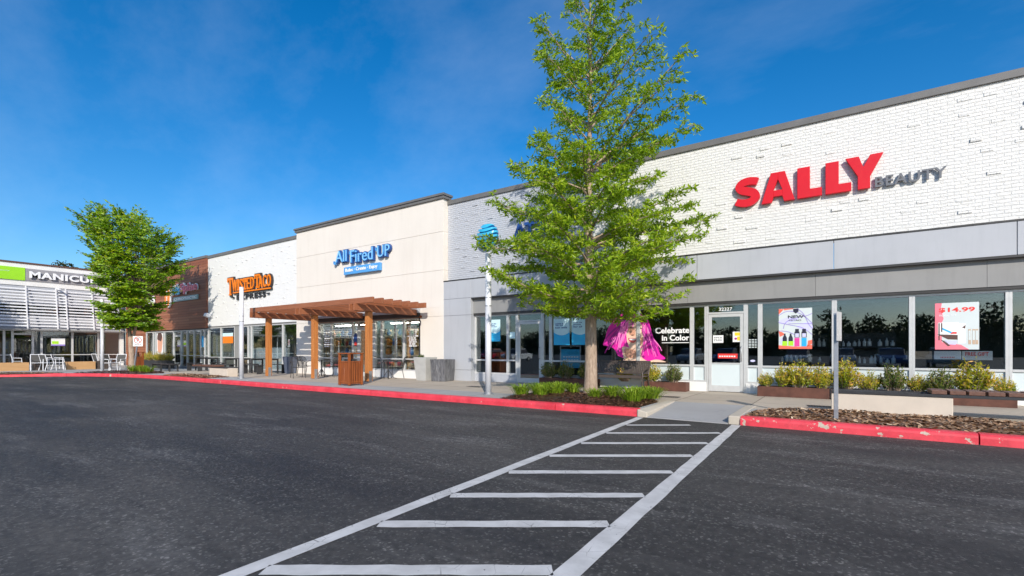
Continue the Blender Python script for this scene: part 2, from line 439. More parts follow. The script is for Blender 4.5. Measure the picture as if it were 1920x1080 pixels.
def m_leaf(name, stops, trans=.35):
    t = NT(name); t.t.nodes.remove(t.p)
    a = t.n('Attribute', attribute_name='tint').outputs['Fac']
    c = t.ramp(a, *stops)
    df = t.n('BsdfPrincipled', {'Base Color': c, 'Roughness': .42})
    tr = t.n('BsdfTranslucent', {'Color': t.mix(1.0, c, (1.0,1.0,.45), 'MULTIPLY')})
    t.l(t.n('MixShader', {0: trans, 1: df.outputs[0], 2: tr.outputs[0]}).outputs[0], t.out.inputs['Surface'])
    return t.mat
M['oak_leaf'] = m_leaf('oak_leaves', ((0, (.10,.19,.010)), (.5, (.28,.45,.014)), (1, (.52,.63,.03))), .50)
M['elm_leaf'] = m_leaf('elm_leaves', ((0, (.09,.21,.010)), (.6, (.26,.46,.014)), (1, (.56,.63,.02))), .45)
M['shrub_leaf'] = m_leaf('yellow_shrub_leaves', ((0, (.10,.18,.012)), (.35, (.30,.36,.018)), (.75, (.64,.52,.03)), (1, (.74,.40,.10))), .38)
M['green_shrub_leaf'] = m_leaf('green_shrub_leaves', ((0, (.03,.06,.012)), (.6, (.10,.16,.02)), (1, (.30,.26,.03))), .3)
M['grass_leaf'] = m_leaf('grass_blades', ((0, (.10,.19,.015)), (.6, (.24,.38,.02)), (1, (.46,.54,.08))), .4)
M['far_leaf'] = m_leaf('distant_leaves', ((0, (.02,.035,.01)), (1, (.06,.085,.022))), .2)
M['chip'] = m_leaf('bark_chips', ((0, (.10,.045,.022)), (.5, (.30,.165,.085)), (.8, (.48,.31,.18)), (1, (.64,.50,.34))), 0.0)
M['dark_chip'] = m_leaf('dark_bark_mulch', ((0, (.045,.02,.012)), (.7, (.12,.055,.034)), (1, (.24,.13,.08))), 0.0)

# ------------------------------------------------------------------ sky, sun, camera
SUN_E = R(28.5)
TOSUN = Vector((.643*math.cos(SUN_E), -.766*math.cos(SUN_E), math.sin(SUN_E)))
w = bpy.data.worlds.new('World'); S.world = w; w.use_nodes = True
nt = w.node_tree; bg = nt.nodes['Background']
sky = nt.nodes.new('ShaderNodeTexSky'); sky.sky_type = 'NISHITA'; sky.sun_disc = False
sky.sun_elevation = SUN_E; sky.sun_rotation = math.atan2(TOSUN.x, TOSUN.y)
sky.air_density = 1.0; sky.dust_density = 1.1; sky.ozone_density = 4.0; sky.altitude = 200
hs = nt.nodes.new('ShaderNodeHueSaturation'); hs.inputs['Saturation'].default_value = 1.36; hs.inputs['Value'].default_value = 1.0
nt.links.new(sky.outputs[0], hs.inputs['Color'])
# thin cirrus
tc = nt.nodes.new('ShaderNodeTexCoord'); mp = nt.nodes.new('ShaderNodeMapping'); mp.inputs['Scale'].default_value = (.7, 2.2, 2.6); mp.inputs['Rotation'].default_value = (0, R(14), R(35))
nz = nt.nodes.new('ShaderNodeTexNoise'); nz.inputs['Scale'].default_value = 1.6; nz.inputs['Detail'].default_value = 8; nz.inputs['Roughness'].default_value = .62
rp = nt.nodes.new('ShaderNodeValToRGB'); rp.color_ramp.elements[0].position = .44; rp.color_ramp.elements[1].position = .86
rp.color_ramp.elements[1].color = (.09,.09,.09,1); rp.color_ramp.elements[0].color = (0,0,0,1)
mx = nt.nodes.new('ShaderNodeMix'); mx.data_type = 'RGBA'; mx.inputs[7].default_value = (8.5,9.0,9.6,1)
nt.links.new(tc.outputs['Generated'], mp.inputs['Vector']); nt.links.new(mp.outputs[0], nz.inputs['Vector']); nt.links.new(nz.outputs['Fac'], rp.inputs[0])
nt.links.new(rp.outputs[0], mx.inputs[0]); nt.links.new(hs.outputs[0], mx.inputs[6]); nt.links.new(mx.outputs[2], bg.inputs['Color'])
bg.inputs['Strength'].default_value = .15
sl = bpy.data.lights.new('sun', 'SUN'); sl.energy = 4.1; sl.angle = R(.5); sl.color = (1.0, .93, .83)
so = bpy.data.objects.new('sun', sl); COL.objects.link(so); so.location = (20, -30, 30)
so.rotation_euler = (-TOSUN).to_track_quat('-Z', 'Y').to_euler()
cd = bpy.data.cameras.new('camera'); cam = bpy.data.objects.new('camera', cd); COL.objects.link(cam)
cam.location = (0, 0, EYE); cam.rotation_euler = (R(90), 0, YAW)
cd.sensor_width = 36; cd.lens = FPX/1920*36; cd.shift_y = (HOR-540)/1920; cd.clip_end = 3000; cd.clip_start = .05
S.camera = cam
S.view_settings.view_transform = 'Standard'; S.view_settings.look = 'None'; S.view_settings.exposure = .14; S.view_settings.gamma = 1
S.render.engine = 'CYCLES'
S.cycles.max_bounces = 10; S.cycles.transparent_max_bounces = 24; S.cycles.use_denoising = True
# ================================================================== GROUND
def sheet(name, poly, z, m, kind='structure'):
    mb = MB(); mb.add([(x, y, z) for x, y in poly], [list(range(len(poly)))])
    return tag(mb.build(name, m, recalc=False), kind=kind)
sheet('parking_lot', [(-400,-400),(400,-400),(400,400),(-400,400)], 0.0, M['asphalt'])
PZ = .14
KL = smoothpts([(-37.6,-9), (-37.2,-3), (-36.4,0.4), (-35.2,3.0), (-33.7,5.4), (-32.0,7.2), (-30.0,8.35), (-27.6,8.9), (-24.5,9.08), (-20,9.1), (-12,9.12), (-7,9.14), (-3.27,9.15)], 6)
KR = [(-1.42,9.1), (0,9.07), (2,9.02), (6,9.0), (14,9.0)]
def norm_at(P, i):
    d = (Vector(P[min(i+1,len(P)-1)])-Vector(P[max(i-1,0)])).normalized()
    return Vector((-d.y, d.x))
def offset(P, o): return [tuple(Vector(p)+norm_at(P, i)*o) for i, p in enumerate(P)]
def resample(P, step):
    out = [Vector(P[0])]; acc = 0
    for a, b in zip(P, P[1:]):
        a, b = Vector(a), Vector(b); L = (b-a).length; t = step-acc
        while t < L:
            out.append(a+(b-a)*t/L); t += step
        acc = (acc+L) % step if L+acc >= step else acc+L
    out.append(Vector(P[-1])); return [tuple(p) for p in out]
def kerb(name, P):
    """cast kerb in roughly 3 m lengths with open joints, rounded top edge"""
    prof = [(0,-.06),(.006,.09),(.016,.122),(.040,.143),(.075,.148),(.205,.148),(.205,-.06)]
    mb = MB(); Q = resample(P, .5); seg = 6; i = 0
    while i < len(Q)-1:
        j = min(i+seg, len(Q)-1)
        if len(Q)-1-j < 2: j = len(Q)-1
        pts = [Vector(q) for q in Q[i:j+1]]
        d0 = (pts[1]-pts[0]).normalized(); d1 = (pts[-1]-pts[-2]).normalized()
        if i > 0: pts[0] = pts[0]+d0*.009
        if j < len(Q)-1: pts[-1] = pts[-1]-d1*.009
        n = len(prof); vs = []
        for k, p in enumerate(pts):
            nn = norm_at(Q, i+k)
            for o, z in prof: vs.append((p.x+nn.x*o, p.y+nn.y*o, z))
        fs = [[k*n+a, k*n+(a+1) % n, (k+1)*n+(a+1) % n, (k+1)*n+a] for k in range(len(pts)-1) for a in range(n)]
        fs += [list(range(n))[::-1], [(len(pts)-1)*n+a for a in range(n)]]
        mb.add(vs, fs); i = j
    return tag(mb.build(name, M['kerb_red']), kind='structure')
kerb('red_kerb', KL); kerb('red_kerb', KR)
# pavement: one slab with a notch for the kerb ramp
poly = offset(KL, .20)+[(-3.24,9.36),(-3.24,11.05),(-1.45,11.05),(-1.45,9.3)]+offset(KR, .20)[1:]+[(14,15.2),(-47.2,15.2),(-47.2,-9)]
mb = MB(); mb.prism(poly, lambda u, v, w: (u, v, w), -.1, PZ)
tag(mb.build('pavement', M['walk']), kind='structure')
# ramp with flush returned kerbs
mb = MB(); mb.add([(-3.06,9.12,.012),(-1.62,9.1,.012),(-1.62,11.05,PZ+.002),(-3.06,11.05,PZ+.002),(-3.06,9.12,-.1),(-1.62,9.1,-.1),(-1.62,11.05,-.1),(-3.06,11.05,-.1)],
    [(0,1,2,3),(7,6,5,4),(0,4,5,1),(1,5,6,2),(2,6,7,3),(3,7,4,0)])
tag(mb.build('kerb_ramp', M['ramp']), kind='structure')
for x0, x1, s in ((-3.262,-3.06,1), (-1.62,-1.425,-1)):
    mb = MB()
    mb.add([(x0,9.13,-.05),(x1,9.13,-.05),(x1,11.06,-.05),(x0,11.06,-.05),(x0,9.13,.146),(x1,9.13,.146 if s < 0 else .10),(x1,11.06,.152),(x0,11.06,.152)],
        [(0,3,2,1),(4,5,6,7),(0,1,5,4),(1,2,6,5),(2,3,7,6),(3,0,4,7)])
    tag(mb.build('ramp_kerb', M['kerb_bare'], bevel=.02), kind='structure')
# hatched walkway markings
def lerp(a, b, t): return a+(b-a)*t
LA, LB = Vector((-2.83,.4)), Vector((-3.17,9.05)); RA, RB = Vector((-1.27,1.3)), Vector((-1.475,9.06))
def on(A, B, d):   # point of line A-B at camera-plane depth d
    f = lambda p: -p.x*SA+p.y*CA
    t = (d-f(A))/(f(B)-f(A)); return A+(B-A)*t
mb = MB()
def band(A, B, w, n=26):
    nn = Vector((B.y-A.y, A.x-B.x)).normalized()*w/2; vs = []; 
    for i in range(n+1):
        p = A+(B-A)*i/n; j1 = rnd.uniform(-.008,.008); j2 = rnd.uniform(-.008,.008)
        a = p+nn*(1+j1*10); b = p-nn*(1+j2*10); vs += [(a.x,a.y,.004),(b.x,b.y,.004)]
    mb.add(vs, [(2*i, 2*i+1, 2*i+3, 2*i+2) for i in range(n)])
band(LA, LB, .135); band(Vector(RA), RB, .15)
for d in (2.03, 2.83, 3.58, 4.29, 5.11, 5.90, 6.70, 7.52):
    a, b = on(LA, LB, d), on(RA, RB, d); e = (b-a).normalized()
    vs0 = len(mb.v); a += e*.095; b -= e*.11; nn = Vector((-e.y, e.x)); w = .066; n = 14; vs = []
    for i in range(n+1):
        p = a+(b-a)*i/n; q = p+nn*(w+rnd.uniform(-.006,.006)); r_ = p-nn*(w+rnd.uniform(-.006,.006)); vs += [(q.x,q.y,.004),(r_.x,r_.y,.004)]
    mb.add(vs, [(2*i, 2*i+1, 2*i+3, 2*i+2) for i in range(n)])
a, b = on(LA, LB, 8.32), on(RA, RB, 8.32); e = (b-a).normalized(); nn = Vector((-e.y, e.x))*.055; a += e*.10; b = a+e*1.1
mb.add([(a.x+nn.x,a.y+nn.y,.004),(b.x+nn.x,b.y+nn.y,.004),(b.x-nn.x,b.y-nn.y,.004),(a.x-nn.x,a.y-nn.y,.004)], [(3,2,1,0)])
tag(mb.build('walkway_marking', M['line'], recalc=False), kind='structure')
# grates let into the pavement
def grate(x, y, w, d, label):
    t = thing('drain_grate', label, 'grate', (x, y, PZ), group='grates let into the pavement')
    f = MB()
    for a0, a1, b0, b1 in ((-w/2,w/2,-d/2,-d/2+.03),(-w/2,w/2,d/2-.03,d/2),(-w/2,-w/2+.03,-d/2+.03,d/2-.03),(w/2-.03,w/2,-d/2+.03,d/2-.03)):
        f.box(x+a0,x+a1,y+b0,y+b1,PZ,PZ+.006)
    f.build('frame', M['dark_steel'], t)
    b = MB(); n = int(w/.05)
    for i in range(n):
        xx = x-w/2+.04+(w-.08)*i/(n-1); b.box(xx-.014,xx+.014,y-d/2+.03,y+d/2-.03,PZ+.001,PZ+.005)
    b.build('bars', M['dark_alu'], t)
grate(-3.55, 12.05, .62, .30, 'dark metal grate in tan pavement just left of the ramp')
grate(-9.55, 12.0, .55, .30, 'dark grate in the pavement in front of the phone shop window')
grate(-14.45, 11.2, .55, .30, 'dark grate in the pavement beside the pergola and pale pot')
grate(-.35, 11.75, .42, .26, 'dark grate in the pavement behind left end of the concrete bench base')
# mulch beds
def mulch(name, outline, h, m, n, cl, cw, z0=PZ):
    xs = [p[0] for p in outline]; ys = [p[1] for p in outline]
    cx, cy = sum(xs)/len(xs), sum(ys)/len(ys)
    def inside(x, y):
        c = False; j = len(outline)-1
        for i in range(len(outline)):
            if (outline[i][1] > y) != (outline[j][1] > y) and x < (outline[j][0]-outline[i][0])*(y-outline[i][1])/(outline[j][1]-outline[i][1])+outline[i][0]: c = not c
            j = i
        return c
    def edge(x, y):
        best = 9
        for (ax, ay), (bx, by) in zip(outline, outline[1:]+outline[:1]):
            d = Vector((bx-ax, by-ay)); t = max(0, min(1, Vector((x-ax, y-ay)).dot(d)/d.dot(d)))
            best = min(best, math.hypot(x-ax-d.x*t, y-ay-d.y*t))
        return best
    hh = lambda x, y: z0+h*min(1, edge(x, y)/.35)*(.8+.4*noise.noise((x*1.7, y*1.7, 0)))+.006
    mb = MB(); o = [(x, y, z0+.004) for x, y in outline]; k = len(outline)
    rings = [o]
    for f in (.88, .7, .4):
        rings.append([(cx+(x-cx)*f, cy+(y-cy)*f, hh(cx+(x-cx)*f, cy+(y-cy)*f)) for x, y in outline])
    for r_ in rings: mb.v += r_
    mb.v.append((cx, cy, hh(cx, cy)))
    for r_ in range(3):
        for i in range(k):
            mb.f.append([r_*k+i, r_*k+(i+1) % k, (r_+1)*k+(i+1) % k, (r_+1)*k+i]); mb.m.append(0); mb.t.append(.1)
    for i in range(k): mb.f.append([3*k+i, 3*k+(i+1) % k, 4*k]); mb.m.append(0); mb.t.append(.1)
    c = 0
    while c < n:
        x, y = rnd.uniform(min(xs), max(xs)), rnd.uniform(min(ys), max(ys))
        if not inside(x, y): continue
        c += 1; z = hh(x, y)+rnd.uniform(0, .02); a = rnd.uniform(0, 6.28); L = cl*rnd.uniform(.5, 1.3)/2; W = cw*rnd.uniform(.6, 1.4)/2
        u = Vector((math.cos(a), math.sin(a), rnd.uniform(-.45,.45)))*L; v = Vector((-math.sin(a), math.cos(a), rnd.uniform(-.5,.5)))*W
        p = Vector((x, y, z)); mb.add([p-u-v, p+u-v, p+u+v, p-u+v], [(0,1,2,3)], 0, max(0, min(1, rnd.gauss(.5,.25))))
    return tag(mb.build(name, m, recalc=False, tint=True), kind='stuff')
bedR = [(-1.36,9.31),(0,9.28),(2,9.23),(6,9.21),(6,10.5),(3.2,10.45),(1.7,10.78),(.6,10.8),(-.2,10.86),(-.75,10.75),(-1.2,10.35),(-1.36,9.9)]
mulch('bark_chippings', bedR, .075, M['chip'], 5200, .075, .028)
bedL = [(-6.75,9.35),(-5,9.355),(-3.33,9.355),(-3.33,10.7),(-3.9,11.6),(-4.8,11.95),(-6.0,11.9),(-6.75,11.2)]
mulch('dark_mulch', bedL, .07, M['dark_chip'], 4200, .06, .02)
mulch('dark_mulch', [(-36.4,1.0),(-35.0,3.6),(-33.4,5.7),(-32.3,7.0),(-32.9,7.6),(-34.6,6.2),(-36.2,4.2),(-37.5,1.2)], .05, M['chip'], 900, .09, .04)
mulch('dark_mulch', [(-31.9,7.55),(-30.1,8.6),(-28.2,9.1),(-28.2,10.3),(-30,10.9),(-32.2,10.7),(-32.9,9.4)], .06, M['dark_chip'], 1000, .08, .03)
mulch('dark_mulch', [(-25.8,9.32),(-21.6,9.34),(-21.6,10.3),(-22.3,10.45),(-25.2,10.45),(-26.2,9.9)], .06, M['chip'], 900, .09, .035)

# ================================================================== BUILDINGS
DEPTH = 24.5   # back wall of the row
def storefront(root, X0, X1, z0, z1, Y, frame, pane='glass', rail=None, panel=None, w=.055, d=.11, low=None):
    """one framed bay: window > frame, pane, panel"""
    f = MB(); y0, y1 = Y-d/2, Y+d/2
    f.box(X0, X0+w, y0, y1, z0, z1); f.box(X1-w, X1, y0, y1, z0, z1)
    f.box(X0+w, X1-w, y0, y1, z0, z0+w); f.box(X0+w, X1-w, y0, y1, z1-w, z1)
    if rail: f.box(X0+w, X1-w, y0, y1, rail-w/2, rail+w/2)
    o = f.build('window', frame, root, bevel=.004, seg=1)
    g = MB()
    if rail and panel:
        g.box(X0+w, X1-w, Y-.006, Y+.006, rail+w/2, z1-w)
        p = MB(); p.box(X0+w, X1-w, Y-.02, Y+.02, z0+w, rail-w/2); p.build('infill_panel', M[panel], o)
    elif rail:
        g.box(X0+w, X1-w, Y-.006, Y+.006, rail+w/2, z1-w); g.box(X0+w, X1-w, Y-.006, Y+.006, z0+w, rail-w/2)
    else: g.box(X0+w, X1-w, Y-.006, Y+.006, z0+w, z1-w)
    g.build('pane', M[pane], o)
    return o
def shopdoor(root, X0, X1, ztop, zhead, Y, frame, pane='glass', kick=None, side=1, w=.05):
    """door set: fixed surround with transom, leaf with pull handle"""
    s = MB(); y0, y1 = Y-.06, Y+.06
    s.box(X0, X0+w, y0, y1, PZ, zhead); s.box(X1-w, X1, y0, y1, PZ, zhead); s.box(X0+w, X1-w, y0, y1, zhead-w, zhead); s.box(X0+w, X1-w, y0, y1, ztop, ztop+w)
    so_ = s.build('door_surround', frame, root, bevel=.004, seg=1)
    g = MB(); g.box(X0+w, X1-w, Y-.006, Y+.006, ztop+w, zhead-w); g.build('transom_pane', M[pane], so_)
    a, b = X0+w+.004, X1-w-.004; z0, z1 = PZ+.012, ztop-.004; st = .085
    f = MB(); y0, y1 = Y-.048, Y+.002
    f.box(a, a+st, y0, y1, z0, z1); f.box(b-st, b, y0, y1, z0, z1); f.box(a+st, b-st, y0, y1, z1-st, z1); f.box(a+st, b-st, y0, y1, z0, z0+.17)
    if kick: f.box(a+st, b-st, y0, y1, kick-.02, kick+.02)
    o = f.build('door', frame, root, bevel=.005, seg=1)
    g = MB(); g.box(a+st, b-st, Y-.03, Y-.018, (kick+.02) if kick else z0+.17, z1-st); g.build('pane', M[pane], o)
    if kick:
        p = MB(); p.box(a+st, b-st, Y-.034, Y-.014, z0+.17, kick-.02); p.build('kick_panel', M['pale_panel'], o)
    h = MB(); hx = b-.045 if side > 0 else a+.045
    h.tube([(hx,y0,1.0),(hx,y0-.06,1.02),(hx,y0-.06,1.38),(hx,y0,1.40)], .014, 8); h.build('handle', M['steel'], o, smooth=True)
    return o
def shell(root, X0, X1, yf, ztop, back=True, mi='interior', ceil=2.9, ydeep=20.5):
    """dark shop interior: floor, back, sides, ceiling, and the flat roof"""
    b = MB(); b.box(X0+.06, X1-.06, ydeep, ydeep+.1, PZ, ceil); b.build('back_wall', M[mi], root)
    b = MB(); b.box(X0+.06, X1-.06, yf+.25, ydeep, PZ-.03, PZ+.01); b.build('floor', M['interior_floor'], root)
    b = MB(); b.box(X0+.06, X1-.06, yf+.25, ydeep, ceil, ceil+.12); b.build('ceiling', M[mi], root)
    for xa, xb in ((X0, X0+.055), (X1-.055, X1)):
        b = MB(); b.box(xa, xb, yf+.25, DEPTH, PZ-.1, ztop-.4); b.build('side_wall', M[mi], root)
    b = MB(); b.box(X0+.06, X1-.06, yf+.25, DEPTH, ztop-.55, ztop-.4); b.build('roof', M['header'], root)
def bricks_out(root, X0, X1, z0, z1, Y, n, m, avoid, bw=.3, bh=.085):
    b = MB(); c = 0; seen = []
    while c < n:
        x, z = rnd.uniform(X0, X1), z0+.085*rnd.randint(0, int((z1-z0)/.085))
        if any(abs(x-q[0]) < .34 and abs(z-q[1]) < .1 for q in seen): continue
        seen.append((x, z))
        if any(a[0] < x < a[1] and a[2] < z < a[3] for a in avoid): continue
        pr = rnd.choice((.008,.012,.012,.02,.028)); b.box(x, x+bw*rnd.uniform(.6,1), Y-pr, Y+.02, z, z+bh-.01); c += 1
    return b.build('proud_bricks', m, root, bevel=.006, seg=1)

# ---- beauty shop (right) -------------------------------------------------
YP, YH, YG, YB = 14.05, 14.20, 14.35, 14.30
XE = 9.0; XS = -6.54
sal = thing('shop_building', 'white painted brick shop with red and grey lettering, right end of the row', 'building', (1.2, YB, 0), group='shops of the strip mall')
b = MB(); b.box(XS, XE, YB, YB+.25, 3.99, 7.0); b.build('brick_wall', M['white_brick'], sal)
bricks_out(sal, XS+.3, 8.5, 4.2, 6.8, YB, 95, M['white_brick'], [(-2.6,2.2,4.9,6.1)])
b = MB(); b.box(XS, XE, YB-.05, YB+.33, 7.0, 7.17); b.build('coping', M['coping'], sal, bevel=.01)
b = MB(); x = XS
for xe in (-3.3, -.12, 3.02, 6.1, XE):
    b.box(x+.006, xe-.006, YP, YB+.1, 3.26, 3.95); x = xe
b.build('fascia_panels', M['panel'], sal, bevel=.005, seg=1)
b = MB(); b.box(XS, XE, YP+.012, YB+.1, 3.215, 3.26); b.box(XS, XE, YP-.012, YB+.1, 3.952, 3.99); b.build('fascia_trim', M['dark_alu'], sal)
b = MB(); x = XS
for xe in (-3.6, -.5, 2.6, 5.7, XE): b.box(x+.003, xe-.003, YH, YH+.3, 2.64, 3.214); x = xe
b.build('header', M['header'], sal)
b = MB(); b.box(XS, XE, YH+.02, YG+.06, 2.575, 2.64); b.build('head_trim', M['dark_alu'], sal)
for x0, x1 in ((XS, -3.1), (-2.1, XE)):
    b = MB(); b.box(x0, x1, YG-.07, YG+.07, PZ-.02, .40); b.build('plinth', M['white_wall'], sal, bevel=.01)
for x0, x1 in ((XS,-5.07),(-5.07,-3.5),(-3.5,-3.1),(-2.1,-1.75),(-1.75,-.11),(-.11,1.37),(1.37,2.95),(2.95,4.5),(4.5,6.05),(6.05,XE)):
    storefront(sal, x0, x1, .40, 2.575, YG, M['alu'], rail=.86, panel='pale_panel')
shopdoor(sal, -3.1, -2.1, 2.30, 2.575, YG, M['alu'], kick=.93)
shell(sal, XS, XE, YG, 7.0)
# ---- phone shop ----------------------------------------------------------
XA = -13.2; XO = -11.4
att = thing('shop_building', 'grey painted brick shop with a blue globe sign, behind the big street tree', 'building', (-10, YB, 0), group='shops of the strip mall')
b = MB(); b.box(-12.75, XS-.004, YB, YB+.25, 3.99, 7.0); b.build('brick_wall', M['grey_brick'], att)
bricks_out(att, -12.5, XS-.4, 4.2, 6.8, YB, 60, M['grey_brick'], [(-11.5,-7.0,4.9,6.1)])
b = MB(); b.box(-12.75, XS-.004, YB-.05, YB+.33, 7.0, 7.17); b.build('coping', M['coping'], att, bevel=.01)
b = MB(); x = XO
for z0, z1 in ((PZ, .55), (.558, 2.62), (2.628, 3.26), (3.268, 3.95)): b.box(XA, XO, YP, YB+.1, z0, z1)
x = XO+.004
for xe in (-9.3, XS-.004): b.box(x+.004, xe-.004, YP, YB+.1, 3.26, 3.95); x = xe
b.build('fascia_panels', M['panel'], att, bevel=.005, seg=1)
b = MB(); b.box(XO, XS-.004, YP+.012, YB+.1, 3.215, 3.256); b.box(XA-.02, XS-.004, YP-.012, YB+.1, 3.952, 3.99); b.build('fascia_trim', M['dark_alu'], att)
b = MB(); b.box(XO, XS-.004, YH, YH+.3, 2.68, 3.214); b.build('header', M['header'], att)
b = MB(); b.box(XO, XS-.004, YH+.02, YG+.06, 2.60, 2.68); b.build('head_trim', M['dark_alu'], att)
for x0, x1 in ((XO, -9.5), (-8.45, XS-.004)):
    b = MB(); b.box(x0, x1, YG-.07, YG+.07, PZ-.02, .42); b.build('plinth', M['panel'], att, bevel=.01)
for x0, x1 in ((XO,-9.9),(-9.9,-9.5),(-8.45,-8.13),(-8.13,XS-.004)): storefront(att, x0, x1, .42, 2.60, YG, M['alu'], rail=.93)
shopdoor(att, -9.5, -8.45, 2.30, 2.60, YG, M['alu'])
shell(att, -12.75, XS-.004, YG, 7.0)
# ---- pottery painting shop ------------------------------------------------
YC = 14.03; XC0, XC1 = -22.66, -12.76
pot = thing('shop_building', 'tall cream stucco shop with blue lettering, behind the wooden pergola', 'building', (-17.7, YC, 0), group='shops of the strip mall')
b = MB()
for z0, z1 in ((2.98, 4.42), (4.43, 5.92), (5.93, 7.2)): b.box(XC0, XC1, YC, YC+.3, z0, z1)
b.box(XC0, XC1, YC+.012, YC+.3, 4.42, 4.43); b.box(XC0, XC1, YC+.012, YC+.3, 5.92, 5.93)
for x0, x1 in ((XC0, -20.82), (-14.0, XC1)):
    b.box(x0, x1, YC, YC+.3, PZ-.02, 2.62); b.box(x0, x1, YC+.01, YC+.3, 2.62, 2.63); b.box(x0, x1, YC, YC+.3, 2.63, 2.98)
b.build('stucco_wall', M['cream'], pot, bevel=.006, seg=1)
b = MB(); b.box(XC0, XC0+.25, YC+.3, 18, 5.5, 7.2); b.box(XC1-.25, XC1, YC+.3, 18, 5.5, 7.2); b.build('parapet_return', M['cream'], pot)
b = MB(); b.box(XC0-.06, XC1+.08, YC-.07, YC+.4, 7.2, 7.31); b.box(XC0-.1, XC1+.12, YC-.11, YC+.44, 7.31, 7.40); b.build('coping', M['coping'], pot, bevel=.008)
b = MB(); b.box(-20.82, -14.0, YC-.16, YC+.26, 2.80, 2.98); b.build('canopy_fascia', M['panel'], pot, bevel=.01)
b = MB(); b.box(-20.82, -14.0, YC-.13, YC+.26, 2.62, 2.80); b.build('canopy_soffit', M['dark_alu'], pot)
b = MB(); b.box(-14.05, -14.0, YC-.02, YC+.2, .45, 2.62); b.build('jamb_trim', M['dark_steel'], pot)
for x0, x1 in ((-20.82,-17.96),(-16.86,-14.05)):
    b = MB(); b.box(x0, x1, YC+.01, YC+.22, PZ-.02, .44); b.build('plinth', M['white_wall'], pot, bevel=.01)
for x0, x1 in ((-20.82,-19.93),(-19.93,-18.34),(-18.34,-17.96),(-16.86,-16.4),(-16.4,-15.04),(-15.04,-14.05)): storefront(pot, x0, x1, .44, 2.62, YC+.12, M['alu'], 'glass_clear', rail=.93)
shopdoor(pot, -17.96, -16.86, 2.28, 2.62, YC+.12, M['alu'], 'glass_clear')
shell(pot, XC0, XC1, YC+.05, 7.2, mi='interior_light', ceil=3.0, ydeep=16.6)
# ---- taco shop -----------------------------------------------------------
XT0, XT1 = -32.7, XC0-.004
tac = thing('shop_building', 'smooth white brick shop with an orange lettered sign and black second line', 'building', (-27.6, YB, 0), group='shops of the strip mall')
b = MB(); b.box(XT0, XT1, YB, YB+.25, 2.78, 7.02); b.build('brick_wall', M['taco_brick'], tac)
bricks_out(tac, XT0+.3, XT1-.4, 2.95, 6.8, YB, 85, M['taco_brick'], [(-30.6,-25.2,4.2,5.8)], .26)
b = MB(); b.box(XT0, XT1, YB-.05, YB+.33, 7.02, 7.2); b.build('coping', M['coping'], tac, bevel=.01)
b = MB(); b.box(XT0, XT1, YB+.01, YG+.08, 2.70, 2.78); b.build('head_trim', M['coping'], tac)
b = MB(); b.box(XT1-.32, XT1, YB+.02, YG+.2, PZ-.02, 2.70); b.build('pier', M['white_wall'], tac)
for x0, x1 in ((XT0+.03,-31.07),(-31.07,-29.4),(-28.9,-27.9),(-27.9,-27.55)): storefront(tac, x0, x1, .2, 2.70, YG, M['alu'], 'glass_clear', rail=.87)
for x0, x1 in ((-27.55,-24.38),(-24.38,-22.99)): storefront(tac, x0, x1, .2, 2.70, YG, M['alu'], 'glass_clear')
b = MB(); b.box(-29.4, -28.9, YG-.05, YG+.05, PZ-.02, 2.70); b.build('grey_post', M['header'], tac)
for x0, x1 in ((XT0+.03, -29.4), (-28.9, -22.99)):
    b = MB(); b.box(x0, x1, YG-.06, YG+.06, PZ-.02, .2); b.build('plinth', M['header'], tac)
b = MB(); b.box(-28.2, -24.5, YG+.30, YG+.42, PZ, 1.40); b.box(-28.2, -24.5, YG+.28, YG+.44, 1.40, 1.44); b.build('counter', M['pale_panel'], tac)
shell(tac, XT0, XT1, YG, 7.02, mi='interior_light', ceil=2.95, ydeep=18)
# ---- timber clad clinic --------------------------------------------------
XK0, XK1 = -46.4, XT0-.004
cli = thing('shop_building', 'shop clad in dark red brown timber boards in the corner of the mall', 'building', (-39.5, YB, 0), group='shops of the strip mall')
b = MB(); b.box(XK0+.35, XK1, YB-.08, YB+.2, 2.70, 7.08); b.box(XK0+.35, -42.38, YB-.08, YB+.2, PZ-.02, 2.70); b.build('timber_cladding', M['cladding'], cli)
b = MB(); b.box(XK0+.35, XK1, YB-.12, YB+.3, 7.08, 7.24); b.build('coping', M['coping'], cli, bevel=.01)
b = MB(); b.box(-42.38, XK1, YB, YG+.08, 2.62, 2.70); b.build('head_trim', M['dark_alu'], cli)
xs = (-42.38,-41.1,-40.7,-39.22,-37.7)
for x0, x1 in zip(xs, xs[1:]): storefront(cli, x0, x1, .2, 2.62, YG, M['alu'], 'glass_clear', rail=.95)
shopdoor(cli, -37.7, -36.5, 2.3, 2.62, YG, M['alu'], 'glass_clear')
xs = (-36.5,-35.64,-34.64,-33.7,-33.2,XK1)
for x0, x1 in zip(xs, xs[1:]): storefront(cli, x0, x1, .2, 2.62, YG, M['alu'], 'glass_clear', rail=.95)
for x0, x1 in ((-42.38, -37.7), (-36.5, XK1)):
    b = MB(); b.box(x0, x1, YG-.06, YG+.06, PZ-.02, .2); b.build('plinth', M['header'], cli)
shell(cli, XK0+.35, XK1, YG, 7.08, mi='interior', ceil=2.9, ydeep=19)
